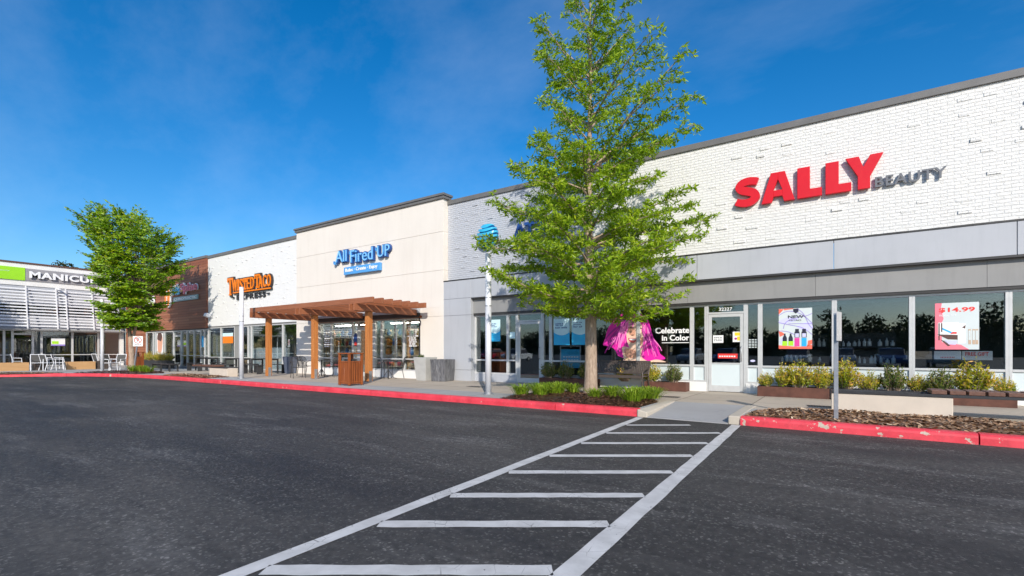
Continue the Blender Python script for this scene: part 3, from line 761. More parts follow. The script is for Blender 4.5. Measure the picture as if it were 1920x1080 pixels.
# ---- nail salon wing -----------------------------------------------------
XW = -46.4; YW0, YW1 = -8.0, 14.2
nail = thing('shop_building', 'white wing with slanted grey louvres and a green and grey sign band, far left', 'building', (XW, 5, 0), group='shops of the strip mall')
b = MB(); b.box(XW-.3, XW, YW0, YW1, 5.75, 7.25); b.box(XW-.3, XW, 13.96, YW1, PZ-.02, 2.68)
b.build('white_wall', M['white_wall'], nail)
b = MB(); b.box(XW-.3, XW-.05, YW0, YW1, 4.5, 5.75); b.box(XW-.3, XW-.05, YW0, YW1, 2.68, 3.72); b.build('shaded_wall', M['panel'], nail)  # white wall behind the louvres, their shade put into its grey colour
b = MB(); b.box(XW-8.9, XW-8.8, YW0, YW1, 3.0, 6.6); b.build('back_wall', M['interior'], nail)
b = MB(); b.box(XW-.22, XW-.15, YW0, YW1, 3.72, 4.5); b.build('clerestory_glazing', M['glass'], nail)
b = MB(); b.box(XW-.35, XW+.06, YW0, YW1, 7.25, 7.36); b.build('coping', M['brown_coping'], nail, bevel=.01)
b = MB(); b.box(XW-.05, XW+.62, YW0, YW1, 2.68, 2.76); b.build('soffit', M['header'], nail)
lou = MB(); n = 13
for i in range(n):
    t = (i+.5)/n; z = 5.62-(5.62-2.86)*t; x = XW+.10+.52*t
    lou.obox((x, (YW0+13.9)/2, z), (0,(13.9-YW0)/2,0), (.010,0,-.046), (.006,0,.001))
M['louvre'] = mat('grey_louvre_paint', (.72,.72,.73), .45, .05)
lou.build('louvre_blades', M['louvre'], nail)
for y in (6.2, 8.66, 10.2, 10.72, 12.2, 13.75):
    s_ = MB(); s_.bar((XW+.14,y,5.72), (XW+.70,y,2.78), .06, .09, (1,0,0)); s_.build('louvre_post', M['louvre'], nail)
b = MB(); b.bar((XW+.02,10.3,5.72), (XW+.70,10.3,5.60), .09, .09); b.build('bracket', M['white_paint'], nail)
wf = M['alu']
def wingbay(y0, y1, z0, z1, rail=None, door=False):
    f = MB(); w = .06; x0, x1 = XW-.12, XW-.02
    f.box(x0,x1,y0,y0+w,z0,z1); f.box(x0,x1,y1-w,y1,z0,z1); f.box(x0,x1,y0+w,y1-w,z1-w,z1); f.box(x0,x1,y0+w,y1-w,z0,z0+(.18 if door else w))
    if rail: f.box(x0,x1,y0+w,y1-w,rail-w/2,rail+w/2)
    o = f.build('door' if door else 'window', wf, nail, bevel=.004, seg=1)
    g = MB(); xm = XW-.07; zz = z0+(.18 if door else w)
    if rail: g.box(xm-.006,xm+.006,y0+w,y1-w,zz,rail-w/2); g.box(xm-.006,xm+.006,y0+w,y1-w,rail+w/2,z1-w)
    else: g.box(xm-.006,xm+.006,y0+w,y1-w,zz,z1-w)
    g.build('pane', M['glass'], o)
    if door:
        h = MB(); h.tube([(x1,y1-.1,1.0),(x1+.06,y1-.1,1.02),(x1+.06,y1-.1,1.35),(x1,y1-.1,1.37)], .014, 6); h.build('handle', M['steel'], o)
for y0, y1 in ((-8,-5.5),(-5.5,-3),(-3,-.5),(-.5,2),(2,4.5),(4.5,6.3),(6.3,7.66),(7.66,8.06)): wingbay(y0, y1, PZ+.05, 2.68, .98)
wingbay(8.06, 9.06, PZ, 2.42, None, True); wingbay(8.06, 9.06, 2.42, 2.68)
for y0, y1 in ((9.06,9.5),(9.5,11.15),(11.15,12.65),(12.65,13.96)): wingbay(y0, y1, PZ+.05, 2.68, .98)
b = MB(); b.box(XW-5.5, XW-5.4, YW0, 14.2, PZ, 2.9); b.build('back_wall', M['interior'], nail)
b = MB(); b.box(XW-5.4, XW-.3, YW0, 14.2, PZ-.1, PZ+.01); b.build('floor', M['interior_floor'], nail)
b = MB(); b.box(XW-5.4, XW-.3, YW0, 14.2, 2.9, 3.0); b.build('ceiling', M['interior'], nail)
b = MB(); b.box(XW-9, XW-.3, 14.2, 14.4, PZ, 7.1); b.box(XW-9, XW-.3, YW0-.2, YW0, PZ, 7.1); b.build('side_wall', M['white_wall'], nail)
b = MB(); b.box(XW-9, XW-.3, YW0, 14.2, 6.6, 6.8); b.build('roof', M['header'], nail)
# ================================================================== SIGNS ON THE FACADES
def F2(px, py, Y): return fp(px, py, Y)
# --- red and grey beauty shop lettering
Ys = YB-.16
sg = thing('shop_sign', 'large red block letters followed by small grey letters on white brick', 'sign', (-.2, YB, 5.1))
fS = FS(YB); d0, d1 = .035, .125
zb, zt = 5.13, 5.90
def letter(polys, xa, xb, za, zb_, mi=0):
    for P in polys: red.prism([(xa+u*(xb-xa), za+v*(zb_-za)) for u, v in P], fS, d0, d1, mi)
X = lambda px: F2(px, 340, Ys)[0]
A_o = [(0,0),(.30,0),(.365,.185),(.635,.185),(.70,0),(1,0),(.70,1),(.30,1)]
for nm, l, xa, xb in (('S', 'S', X(1376.5), X(1425)), ('A', 'A', X(1427), X(1490)), ('L', 'L', X(1494.5), X(1541)), ('L', 'L', X(1547.5), X(1596.5)), ('Y', 'Y', X(1585), X(1657))):
    red = MB()
    if l == 'S':
        c = smoothpts([(.90,.815),(.74,.855),(.52,.872),(.30,.82),(.20,.70),(.30,.59),(.52,.52),(.74,.44),(.82,.30),(.70,.175),(.48,.128),(.26,.15),(.07,.215)], 4)
        n = len(c); Pl = [(u*(xb-xa), v*(zt-zb)) for u, v in c]
        O = stroke(Pl, [.185+.03*math.sin(math.pi*i/(n-1)) for i in range(n)])
        red.prism([(xa+u, zb+v) for u, v in O], fS, d0, d1)
    elif l == 'A':
        letter([[(0,0),(.315,0),(.37,.19),(.37,.40),(.5,.76),(.5,1),(.29,1)], [(1,0),(.685,0),(.63,.19),(.63,.40),(.5,.76),(.5,1),(.71,1)], [(.37,.19),(.63,.19),(.63,.40),(.37,.40)]], xa, xb, zb, zt)
    elif l == 'L': letter([[(0,0),(1,0),(1,.27),(.52,.27),(.52,1),(0,1)]], xa, xb, zb, zt)
    else: letter([[(.33,0),(.66,0),(.66,.36),(1,1),(.66,1),(.475,.66),(.36,1),(0,1),(.33,.40)]], xa, xb, zb, zt+.02)
    red.build('letter', M['red_sign'], sg, bevel=.006, seg=1)
g = MB(); text(g, 'BEAUTY', FS(YB), X(1641), X(1777), 5.13, 5.375, .035, .085, .014, 0, 0, 1.08); g.build('lettering', M['grey_sign'], sg)
# --- phone shop globe and word
gl = thing('shop_sign', 'striped blue globe sign on grey brick, letters hidden behind the tree', 'sign', (-10.73, YB, 5.5))
gx, gz, gr = -10.73, 5.50, .475
m = MB(); N = 30
fw = FS(YB)
stripes = [(.40,.47,.15,.08,.62), (.20,.33,.20,.02,.90), (-.02,.15,.17,-.02,1.0), (-.24,-.04,.15,-.05,1.0), (-.44,-.23,.13,-.06,.93), (-.47,-.36,.09,0,.66)]
def globe_band(zc, thick, sag, span, taper):
    top, bot = [], []
    for i in range(17):
        t = -1+2*i/16; x = t*span
        lim = math.sqrt(max(0, 1-x*x))
        mid = zc-sag*(1-t*t)*1.0+.10*t*0
        h = thick*(1-taper*abs(t)**2.2)/2
        top.append((x, min(mid+h, lim*.985))); bot.append((x, max(mid-h, -lim*.985)))
    for i in range(16):
        q = [bot[i], bot[i+1], top[i+1], top[i]]
        dep = lambda x, z: .09+.26*math.sqrt(max(0, 1-x*x-z*z))
        vs = [(gx+x*gr, YB-dep(x, z), gz+z*gr) for x, z in q]+[(gx+x*gr, YB-.04, gz+z*gr) for x, z in q]
        m.add(vs, [(0,1,2,3),(7,6,5,4),(0,4,5,1),(3,2,6,7),(0,3,7,4),(1,5,6,2)])
for a in ((.80,.34,.10,.56,.75),(.52,.23,.16,.80,.45),(.24,.23,.20,.93,.35),(-.06,.22,.22,.965,.35),(-.36,.20,.20,.90,.4),(-.62,.17,.16,.76,.5),(-.80,.10,.10,.52,.5)): globe_band(*a)
m.build('globe_stripes', M['sky_sign'], gl)
m = MB(); m.prism(ell(gx, gz, gr*.93, gr*.93), fw, .02, .05); m.build('globe_back', M['navy_sign'], gl)
m = MB(); text(m, 'AT&T', FS(YB), -9.55, -7.8, 5.22, 5.74, .08, .18, .03); m.build('lettering', M['navy_sign'], gl)
# --- pottery shop script sign
pg = thing('shop_sign', 'blue outlined fancy letters over a blue strip on the cream wall', 'sign', (-17.6, YC, 5.0))
Yp_ = YC-.18
def P2(px, py): return F2(px, py, Yp_)
words = (('All', 628, 649, 491, 470), ('Fired', 656, 698, 489.5, 466), ('UP', 706.5, 729.5, 480.5, 459))
for nm, M_, bold, a0, a1 in (('letter_backing', 'navy_sign', .075, .04, .14), ('lettering', 'blue_sign', .012, .141, .17), ('letter_highlight', 'sky_lt', -.018, .171, .178)):
    if M_ == 'sky_lt': M['sky_lt'] = mat('print_pale_blue', (.30,.62,.92), .35, .03)
    m = MB()
    for tx, xa, xb, pb, pt in words:
        x0, z0 = P2(xa, pb); x1, z1 = P2(xb, pt); e = bold*.55
        z0 = P2((xa+xb)/2, (pb+ (pb-0))/2)[1]
        zt_ = P2((xa+xb)/2, pt)[1]
        text(m, tx, FS(YC), x0-e, x1+e, z0-e*.8, zt_+e*.8, a0, a1, bold)
    m.build(nm, M[M_], pg)
# curls of the fancy capitals
m = MB()
for px, py, r_ in ((627, 493, .10), (656.5, 474, .10), (706, 467, .10)):
    cx, cz = P2(px, py); c = [(cx+r_*(1-.09*i)*math.cos(2.2+i*.62), cz+r_*(1-.09*i)*math.sin(2.2+i*.62)) for i in range(10)]
    strip(m, c, .055, FS(YC), .05, .165)
m.build('flourish', M['blue_sign'], pg)
x0, x1 = P2(643.5, 505)[0], P2(711, 500)[0]
m = MB(); m.box(x0, x1, YC-.15, YC-.03, 4.72, 5.06); m.build('strip_panel', M['blue_sign'], pg, bevel=.012)
m = MB(); text(m, 'Relax · Create · Enjoy', FS(YC), x0+.12, x1-.14, 4.79, 5.0, .151, .165, .022); m.build('strip_lettering', M['white_sign'], pg)
# --- taco shop sign: serif capitals on a jagged dark backing
tg = thing('shop_sign', 'orange western style letters above small black letters on white brick', 'sign', (-27.8, YB, 5.0))
fT = FS(YB)
tx0, tx1 = F2(424, 540, YB-.2)[0], F2(505.5, 530, YB-.2)[0]
W_ = tx1-tx0
lets = [('T', 0, .135, 1.22), ('W', .115, .245, 1), ('I', .25, .29, 1), ('S', .30, .375, 1), ('T', .38, .46, 1), ('E', .465, .535, 1), ('D', .545, .635, 1), ('T', .645, .76, 1.16), ('A', .735, .82, 1), ('C', .825, .905, 1), ('O', .91, 1.0, 1)]
bk, lt = MB(), MB(); zb0 = 4.74
for i, (ch, a, b, hs_) in enumerate(lets):
    xa, xb = tx0+a*W_, tx0+b*W_; z0 = zb0+(-.22 if (i in (0,)) else 0); z1 = zb0+.66*hs_
    text(bk, ch, fT, xa-.07, xb+.09, z0-.08, z1+.06, .03, .10, .055)
    text(lt, ch, fT, xa+.03, xb-.035, z0, z1, .101, .15, .004)
    if ch in 'TI':      # slab serifs
        xm = (xa+xb)/2; lt.box(xm-.12, xm+.12, YB-.149, YB-.102, z0, z0+.09)
    if ch == 'T': lt.box(xa, xa+.08, YB-.149, YB-.102, z1-.24, z1-.01); lt.box(xb-.08, xb, YB-.149, YB-.102, z1-.24, z1-.01)
lt.prism(rect(tx0+.14*W_, tx0+.64*W_, zb0-.13, zb0-.055), fT, .101, .145); lt.prism(rect(tx0+.66*W_, tx0+.985*W_, zb0-.13, zb0-.055), fT, .101, .145)
bk.prism(rect(tx0+.13*W_, tx0+1.0*W_, zb0-.17, zb0-.03), fT, .03, .099)
bk.build('letter_backing', M['black_sign'], tg); lt.build('lettering', M['orange_sign'], tg)
m = MB(); text(m, 'EXPRESS', fT, tx0+.20*W_, tx0+.86*W_, 4.22, 4.52, .03, .08, .03, 0, 0, 1.25)
for a in (.09, .895): m.prism(rect(tx0+a*W_, tx0+(a+.055)*W_, 4.36, 4.42), fT, .05, .11)
m.build('small_lettering', M['black_sign'], tg)
# --- clinic sign and its neighbour on the timber
fK = FS(YB-.08); ng = thing('shop_sign', 'orange oval emblem with blue and red lettering on dark timber', 'sign', (-36.3, YB-.08, 5))
YK = YB-.2
cx, cz = F2(314.5, 557.5, YK)
m = MB(); m.prism(ell(cx+.08, cz-.02, .45, .70), fK, .04, .12); m.build('oval_backing', M['white_sign'], ng)
m = MB(); m.prism(ell(cx-.04, cz, .36, .66), fK, .121, .16); m.build('oval_emblem', M['orange_sign'], ng)
m = MB(); m.prism(ell(cx-.04, cz+.36, .10, .12, 14), fK, .161, .175)
for i in range(6): m.prism(ell(cx-.04, cz+.12-.12*i, .12-.012*i, .04, 10), fK, .161, .172)
m.build('spine_figure', M['white_sign'], ng)
xa = F2(324, 550, YK)[0]; xm_ = F2(337, 550, YK)[0]; xb = F2(369, 545, YK)[0]
m = MB(); text(m, 'NuSpine', fK, xa-.04, xb+.06, 5.0-.03, 5.74, .04, .10, .06); m.build('letter_backing', M['white_sign'], ng)
m = MB(); text(m, 'Nu', fK, xa, xm_, 5.0, 5.58, .101, .15, .03); m.build('lettering', M['sky_sign'], ng)
m = MB(); text(m, 'Spine', fK, xm_+.04, xb, 4.98, 5.70, .101, .15, .03); m.build('lettering', M['rose'], ng)
m = MB(); m.box(xa-.02, xb+.02, YB-.17, YB-.10, 4.56, 4.86); m.build('strip_panel', M['teal_sign'], ng, bevel=.01)
m = MB(); text(m, 'CHIROPRACTIC', fK, xa+.15, xb-.12, 4.63, 4.79, .092, .10, .02); m.build('strip_lettering', M['white_sign'], ng)
pw = thing('shop_sign', 'small white letters on timber, half hidden behind the smaller tree', 'sign', (-42, YB-.08, 5))
m = MB(); xa, xb = F2(258, 566, YK)[0], F2(289, 566, YK)[0]
text(m, 'ROTOS', fK, xa, xb, 4.62, 5.18, .05, .12, .05); m.build('lettering', M['white_sign'], pw)
# --- nail salon band
fN = FW(XW)
nb = thing('shop_sign', 'white capitals on a grey band with a lime green panel at left', 'sign', (XW, 9, 6.5))
m = MB(); m.box(XW+.0, XW+.06, 8.66, 13.3, 6.10, 6.94); m.build('grey_panel', M['band_sign'], nb)
m = MB(); m.box(XW+.0, XW+.08, 2.0, 8.65, 6.10, 6.96); m.build('green_panel', M['lime_sign'], nb)
m = MB(); text(m, 'MANICURE', fN, 8.84, 13.0, 6.29, 6.76, .15, .23, .035, 0, 0, 1.1); m.build('lettering', M['white_sign'], nb)
m = MB(); text(m, 'beauty', fN, 7.2, 7.9, 6.62, 6.72, .081, .09, .0); m.build('small_lettering', M['pale_print'], nb)

# ================================================================== POSTERS AND WINDOW LETTERING
YGF = YG-.012     # outer face of the panes
def poster(name, label, cat, X0, X1, z0, z1, Y=YGF, base='paper', loc=None):
    t = thing(name, label, cat, ((X0+X1)/2, Y, z0))
    b = MB(); b.box(X0, X1, Y-.004, Y-.001, z0, z1); b.build('sheet', M[base], t)
    return t, FS(Y)
# nail lacquer poster
x0, x1, z0, z1 = -1.315, -.575, 1.33, 2.37
t, f = poster('window_poster', 'window poster reading NEW with four coloured bottles, right of the glass door', 'poster', x0, x1, z0, z1, base='pale_print')
w_, h_ = x1-x0, z1-z0
U = lambda u, v: (x0+u*w_, z0+v*h_)
a = MB()
for P in ([(0,0),(1,0),(1,.10),(.6,.05),(0,.09)], [(0,.86),(.16,.99),(0,1)], [(.86,.06),(1,.12),(1,.22),(.88,.20)], [(.03,.30),(.2,.36),(.10,.42),(0,.44)], [(.16,.96),(.44,.985),(.44,1),(.16,1)]):
    a.prism([U(*p) for p in P], f, .0045, .006)
a.build('coral_shapes', M['coral'], t)
a = MB()
for pts in ([(0,.84),(.25,.93),(.55,.9),(.8,.78),(1,.62)], [(0,.66),(.3,.60),(.7,.52),(1,.35)], [(.14,.5),(.2,.64),(.4,.74),(.8,.80),(1,.86)], [(0,.45),(.3,.42),(.6,.30)], [(.55,1),(.75,.85),(.9,.6),(1,.5)], [(.3,.62),(.6,.62),(1,.61)]):
    strip(a, [U(*p) for p in smoothpts(pts, 5)], .014, f, .0062, .007)
a.build('ink_lines', M['violet'], t)
a = MB()
for P in ([(0,.70),(.3,.78),(.6,.74),(.4,.66),(.1,.62)], [(.55,.55),(.9,.66),(1,.60),(1,.48),(.8,.44)], [(.02,.2),(.16,.3),(.1,.12)]): a.prism([U(*p) for p in blob(P)], f, .0046, .0055)
a.build('lavender_shapes', M['lav'], t)
a = MB(); text(a, 'NEW', f, *[q for q in (U(.28,0)[0], U(.76,0)[0], U(0,.755)[1], U(0,.83)[1])], .0075, .0085, .03)
text(a, 'NITRO', f, U(.31,0)[0], U(.68,0)[0], U(0,.685)[1], U(0,.725)[1], .0075, .0085, .01)
a.prism([U(*p) for p in [(.44,.99),(.60,.99),(.60,.92),(.52,.87),(.44,.92)]], f, .0075, .0085)
for u in (.12,.30): a.prism([U(*p) for p in [(u,.19),(u+.13,.19),(u+.13,.27),(u+.09,.34),(u+.09,.38),(u+.04,.38),(u+.04,.34),(u,.27)]], f, .0075, .0085)
for u in (.48,.69): a.prism([U(*p) for p in [(u,.28),(u+.15,.28),(u+.15,.42),(u+.13,.42),(u+.13,.49),(u+.02,.49),(u+.02,.42),(u,.42)]], f, .0075, .0085)
a.build('bottle_caps_and_lettering', M['ink'], t)
a = MB(); b2 = MB(); c2 = MB(); d2 = MB()
for u in (.11,.295): a.prism([U(*p) for p in [(u,.08),(u+.15,.08),(u+.15,.19),(u,.19)]], f, .0075, .0085)
b2.prism([U(*p) for p in rect(.48,.63,.06,.27)], f, .0075, .0085); c2.prism([U(*p) for p in rect(.69,.84,.06,.27)], f, .0075, .0085)
for u in (.50,.71): d2.prism([U(*p) for p in rect(u,u+.11,.29,.38)], f, .0087, .0095)
a.build('green_bottles', M['lime'], t); b2.build('pink_bottle', M['pink'], t); c2.build('blue_bottle', M['cyan'], t); d2.build('bottle_labels', M['lav'], t)
# price poster
x0, x1, z0, z1 = 1.775, 2.50, 1.31, 2.345
t, f = poster('window_poster', 'window poster reading $14.99 in red over styling tools on pink', 'poster', x0, x1, z0, z1, base='pale_print')
w_, h_ = x1-x0, z1-z0
a = MB(); a.prism([U(*p) for p in [(0,0),(.78,0),(.60,.10),(.16,.16),(.16,.58),(.20,.66),(.14,.90),(.16,1),(0,1)]], f, .0045, .0055); a.build('pink_shape', M['rose'], t)
a = MB(); text(a, '$14.99', f, U(.09,0)[0], U(.91,0)[0], U(0,.79)[1], U(0,.90)[1], .006, .007, .03); a.prism([U(*p) for p in rect(.36,.50,.335,.375)], f, .0075, .008); a.build('price_lettering', M['lit_red'], t)
a = MB(); a.prism([U(*p) for p in rect(.07,.55,.30,.58)], f, .006, .0065); a.prism([U(*p) for p in rect(.53,.70,.13,.56)], f, .0058, .0064); text(a, 'TOOL SET', f, U(.09,0)[0], U(.5,0)[0], U(0,.715)[1], U(0,.75)[1], .006, .007, .01); a.build('white_shapes', M['white_sign'], t)
a = MB()
for P in ([(.05,.33),(.52,.31),(.52,.21),(.3,.22)], [(.12,.22),(.22,.18),(.36,.08),(.30,.07)], [(.08,.57),(.11,.57),(.11,.20),(.08,.20)], [(.14,.57),(.17,.57),(.17,.38),(.14,.38)], [(.62,.47),(.70,.52),(.69,.44)]): a.prism([U(*p) for p in P], f, .0068, .0074)
a.build('dark_tools', M['brown_print'], t)
a = MB(); a.prism([U(*p) for p in [(.17,.47),(.40,.37),(.36,.35),(.17,.43)]], f, .0076, .0082); a.build('teal_tool', M['cyan'], t)
a = MB(); a.prism([U(*p) for p in [(.22,.20),(.51,.18),(.48,.10),(.32,.11)]], f, .0076, .0082); a.build('lilac_tool', M['lav'], t)
a = MB()
for u in (.76,.85,.92): a.prism([U(*p) for p in rect(u,u+.06,.11,.43)], f, .0062, .007)
a.build('gold_tubes', M['tan_print'], t)
a = MB()
for u in (.765,.855,.925): a.prism([U(*p) for p in rect(u,u+.05,.20,.40)], f, .0072, .0078)
a.build('tube_labels', M['pale_print'], t)
# paper strips along the window foot
for X0, X1, z0, z1, lab, tx, base in ((1.27,1.73,1.09,1.27,'blank pale board leaning low in the window left of the price poster',None,'tan_print'), (1.765,2.22,1.09,1.275,'pale board with a small red line under the price poster','','paper'), (2.235,2.72,1.08,1.275,'low board reading FREE GIFT in red behind the shop glass','FREE GIFT','paper')):
    tt, f = poster('window_board', lab, 'sign', X0, X1, z0, z1, Y=YG+.04, base=base)
    if tx == 'FREE GIFT':
        a = MB(); text(a, tx, f, X0+.05, X1-.06, z0+.09, z1-.02, .005, .006, .02); a.build('lettering', M['lit_red'], tt)
    elif tx == '':
        a = MB()
        for i in range(9): a.prism(rect(X0+.11+i*.027, X0+.125+i*.027, z0+.03, z0+.06), f, .005, .006)
        a.build('red_marks', M['lit_red'], tt)
# door papers
for X0, X1, z0, z1, lab, base in ((-2.93,-2.66,1.50,1.71,'white paper notice taped on the glass shop door','paper'), (-2.42,-2.18,1.52,1.80,'yellow and white flyer taped on the glass shop door','paper'), (-2.80,-2.30,1.07,1.20,'red banner sticker above the white door panel','lit_red')):
    tt, f = poster('door_notice', lab, 'notice', X0, X1, z0, z1, Y=YG-.032, base=base)
    w_, h_ = X1-X0, z1-z0
    a = MB()
    if base == 'lit_red':
        for i in range(7): a.prism(rect(X0+.03+i*.062, X0+.075+i*.062, z0+.04, z0+.075), f, .005, .006)
        a.build('white_marks', M['paper'], tt)
    elif X0 < -2.6:
        for r_ in range(3):
            for i in range(4): a.prism(rect(X0+.03+i*.053, X0+.07+i*.053-.01*(i == r_), z0+.05+r_*.045, z0+.068+r_*.045), f, .005, .006)
        a.build('print_lines', M['ink'], tt)
    else:
        a.prism(rect(X0+.05, X1-.02, z0+.17, z1-.02), f, .005, .006); a.prism(rect(X0+.11, X1-.03, z0+.04, z0+.15), f, .005, .006); a.build('yellow_blocks', M['yellow'], tt)
        a = MB(); a.prism(ell(X0+.075, z0+.09, .035, .03, 10), f, .007, .008); a.build('purple_spot', M['hair_dark'], tt)
nn = thing('door_number', 'white street number on the glass above the shop door', 'number', (-2.6, YG, 2.4))
a = MB(); text(a, '32327', FS(YG-.007), -2.78, -2.44, 2.385, 2.475, .001, .004, .01); a.build('numerals', M['white_sign'], nn)
oh = thing('door_notice', 'opening hours decal in white on the narrow pane right of the door', 'notice', (-1.93, YG, 1.4))
a = MB(); f = FS(YG-.007)
for r_ in range(6):
    for c_ in range(3): a.prism(rect(-2.03+c_*.075, -1.97+c_*.075, 1.36+r_*.042, 1.38+r_*.042), f, .001, .003)
a.build('print_lines', M['pale_print'], oh)
a = MB(); a.prism(ell(-1.93, 1.01, .06, .03, 14), f, .001, .003); a.build('lavender_sticker', M['lav'], oh)
# slogan
sl_ = thing('window_lettering', 'white window lettering Celebrate in Color with a thin underline', 'lettering', (-4.1, YGF, 1.6))
f = FS(YGF); a = MB()
text(a, 'Celebrate', f, fp(1228.5,0,YGF)[0], fp(1293,0,YGF)[0], 1.79, 1.965, .002, .005, .03)
text(a, 'in Color', f, fp(1241,0,YGF)[0], fp(1293,0,YGF)[0], 1.575, 1.745, .002, .005, .03)
a.prism(rect(fp(1241,0,YGF)[0], fp(1293,0,YGF)[0], 1.505, 1.525), f, .002, .004)
a.build('lettering', M['white_sign'], sl_)
# big print of a laughing face with pink hair
dc = thing('window_graphic', 'large window print of a laughing woman with long magenta pink hair', 'window print', (-5.1, YGF, .95))
def D(x, y): return fp(1100+x/7.714, 560+y/7.714, YGF)
def dpoly(mb, pts, d, k=4): mb.prism([D(*p) for p in blob(pts, k)], f, d-.0008, d)
a = MB(); dpoly(a, [(590,190),(700,190),(790,235),(880,300),(925,420),(960,560),(1030,680),(1060,790),(1130,850),(1110,880),(900,900),(780,890),(660,885),(560,880),(530,860),(450,820),(400,730),(330,690),(235,670),(270,570),(300,450),(370,340),(450,250)], .002); a.build('hair', M['hair'], dc)
a = MB()
dpoly(a, [(620,300),(740,330),(830,430),(845,560),(800,680),(720,750),(640,730),(590,640),(575,520),(585,400)], .0035)
dpoly(a, [(530,690),(740,740),(810,700),(790,830),(880,900),(1010,880),(1150,915),(1000,918),(760,918),(540,918),(535,860),(520,780)], .003); a.build('face_and_neck', M['skin_light'], dc)
a = MB()
for P in ([(560,720),(730,760),(720,840),(600,860),(550,800)], [(600,420),(660,400),(700,470),(690,540),(620,520)], [(720,600),(790,560),(820,600),(770,700),(730,720)]): dpoly(a, P, .0045)
a.build('face_shading', M['skin'], dc)
a = MB(); dpoly(a, [(600,575),(660,570),(720,575),(725,600),(680,640),(630,625)], .0055); a.build('lips', M['lips'], dc)
a = MB(); dpoly(a, [(612,582),(660,578),(712,583),(690,602),(640,600)], .0065); a.build('teeth', M['white_sign'], dc)
a = MB()
for P in ([(600,420),(640,405),(680,420),(640,425)], [(730,425),(770,415),(805,432),(770,438)], [(590,385),(650,370),(690,385),(650,380)], [(640,525),(665,535),(690,522),(665,520)]): dpoly(a, P, .006)
a.build('eyes_and_brows', M['brown_print'], dc)
hd, hl = MB(), MB(); rr = random.Random(3)
def strand(mb, p, q, bend, w, d):
    pts = []
    for i in range(9):
        t = i/8; x = lerp(p[0], q[0], t)+bend*math.sin(t*math.pi*1.6); y = lerp(p[1], q[1], t); pts.append(D(x, y))
    strip(mb, pts, [w*(.3+.7*math.sin(math.pi*(.1+.8*i/8))) for i in range(9)], f, d-.0008, d)
for i in range(44):
    s_ = rr.uniform(-1, 1); p = (600+s_*60+rr.uniform(-20,20), 230+rr.uniform(0,50))
    q = (lerp(290, 540, rr.random()), lerp(560, 800, rr.random())) if s_ < .1 else (lerp(820, 1060, rr.random()), lerp(640, 870, rr.random()))
    if s_ >= .1: p = (lerp(780, 880, rr.random()), lerp(320, 480, rr.random()))
    strand(hd if i % 2 else hl, p, q, rr.uniform(-40, 40), rr.uniform(.014,.05), .0075+.00012*i)
for i in range(6): strand(hl if i % 2 else hd, (lerp(560,700,rr.random()), 215), (lerp(560,730,rr.random()), lerp(330,450,rr.random())), rr.uniform(-50,50), rr.uniform(.012,.03), .013+.0002*i)
hd.build('dark_strands', M['hair_dark'], dc, recalc=False); hl.build('light_strands', M['hair_light'], dc, recalc=False)
# phone shop posters
def att_poster(X0, X1, z0, z1, lab, lines, cut=.42):
    t, f = poster('window_poster', lab, 'poster', X0, X1, z0, z1, base='att_pale')
    w_, h_ = X1-X0, z1-z0
    a = MB(); P = [(X0, z0), (X1, z0)]+[(X1-w_*i/10, z0+h_*(cut-.12*math.sin(math.pi*i/10)**.8+.07)) for i in range(11)]
    a.prism(P, f, .0045, .0055); a.build('blue_shape', M['att_blue'], t)
    a = MB(); a.prism(ell(X0+w_*.72, z0+h_*.16, w_*.2, h_*.08), f, .0057, .006); a.build('light_shape', M['cyan'], t)
    a = MB()
    for i, s_ in enumerate(lines):
        zz = z0+h_*(.82-.075*i); text(a, s_, f, X0+w_*.1, X0+w_*(.1+.075*len(s_)), zz-.03, zz+.025, .006, .007, .02)
    a.build('lettering', M['navy_sign'], t)
att_poster(-10.72, -10.25, 1.62, 2.42, 'pale blue poster in the phone shop window nearest the grey pier', ['all the', 'deals', 'you want'])
att_poster(-8.02, -7.42, 1.47, 2.35, 'white and blue poster reading get our best deals, left of a pair', ['come in', 'get our', 'best deals'])
att_poster(-7.34, -6.74, 1.47, 2.37, 'white and blue poster, right of the pair behind the tree trunk', ['join us', 'phones', 'for all'])
t, f = poster('window_poster', 'blue standing poster low in the phone shop window behind the trunk', 'poster', -7.9, -7.15, .70, 1.33, Y=YG+.25, base='att_blue')
a = MB(); a.prism([(-7.92,.7),(-7.88,.7),(-7.88,1.42),(-7.17,1.42),(-7.17,.7),(-7.13,.7),(-7.13,1.46),(-7.92,1.46)], f, .005, .015); a.build('frame', M['steel'], t)
a = MB()
for i in range(2):
    for c_ in range(6): a.prism(rect(-7.8+c_*.1, -7.73+c_*.1, 1.05-.1*i, 1.09-.1*i), f, .005, .006)
a.build('print_lines', M['att_pale'], t)
t, f = poster('window_poster', 'small white notice on the phone shop side pane beside the door', 'notice', -9.83, -9.6, 1.72, 1.95, base='att_pale')
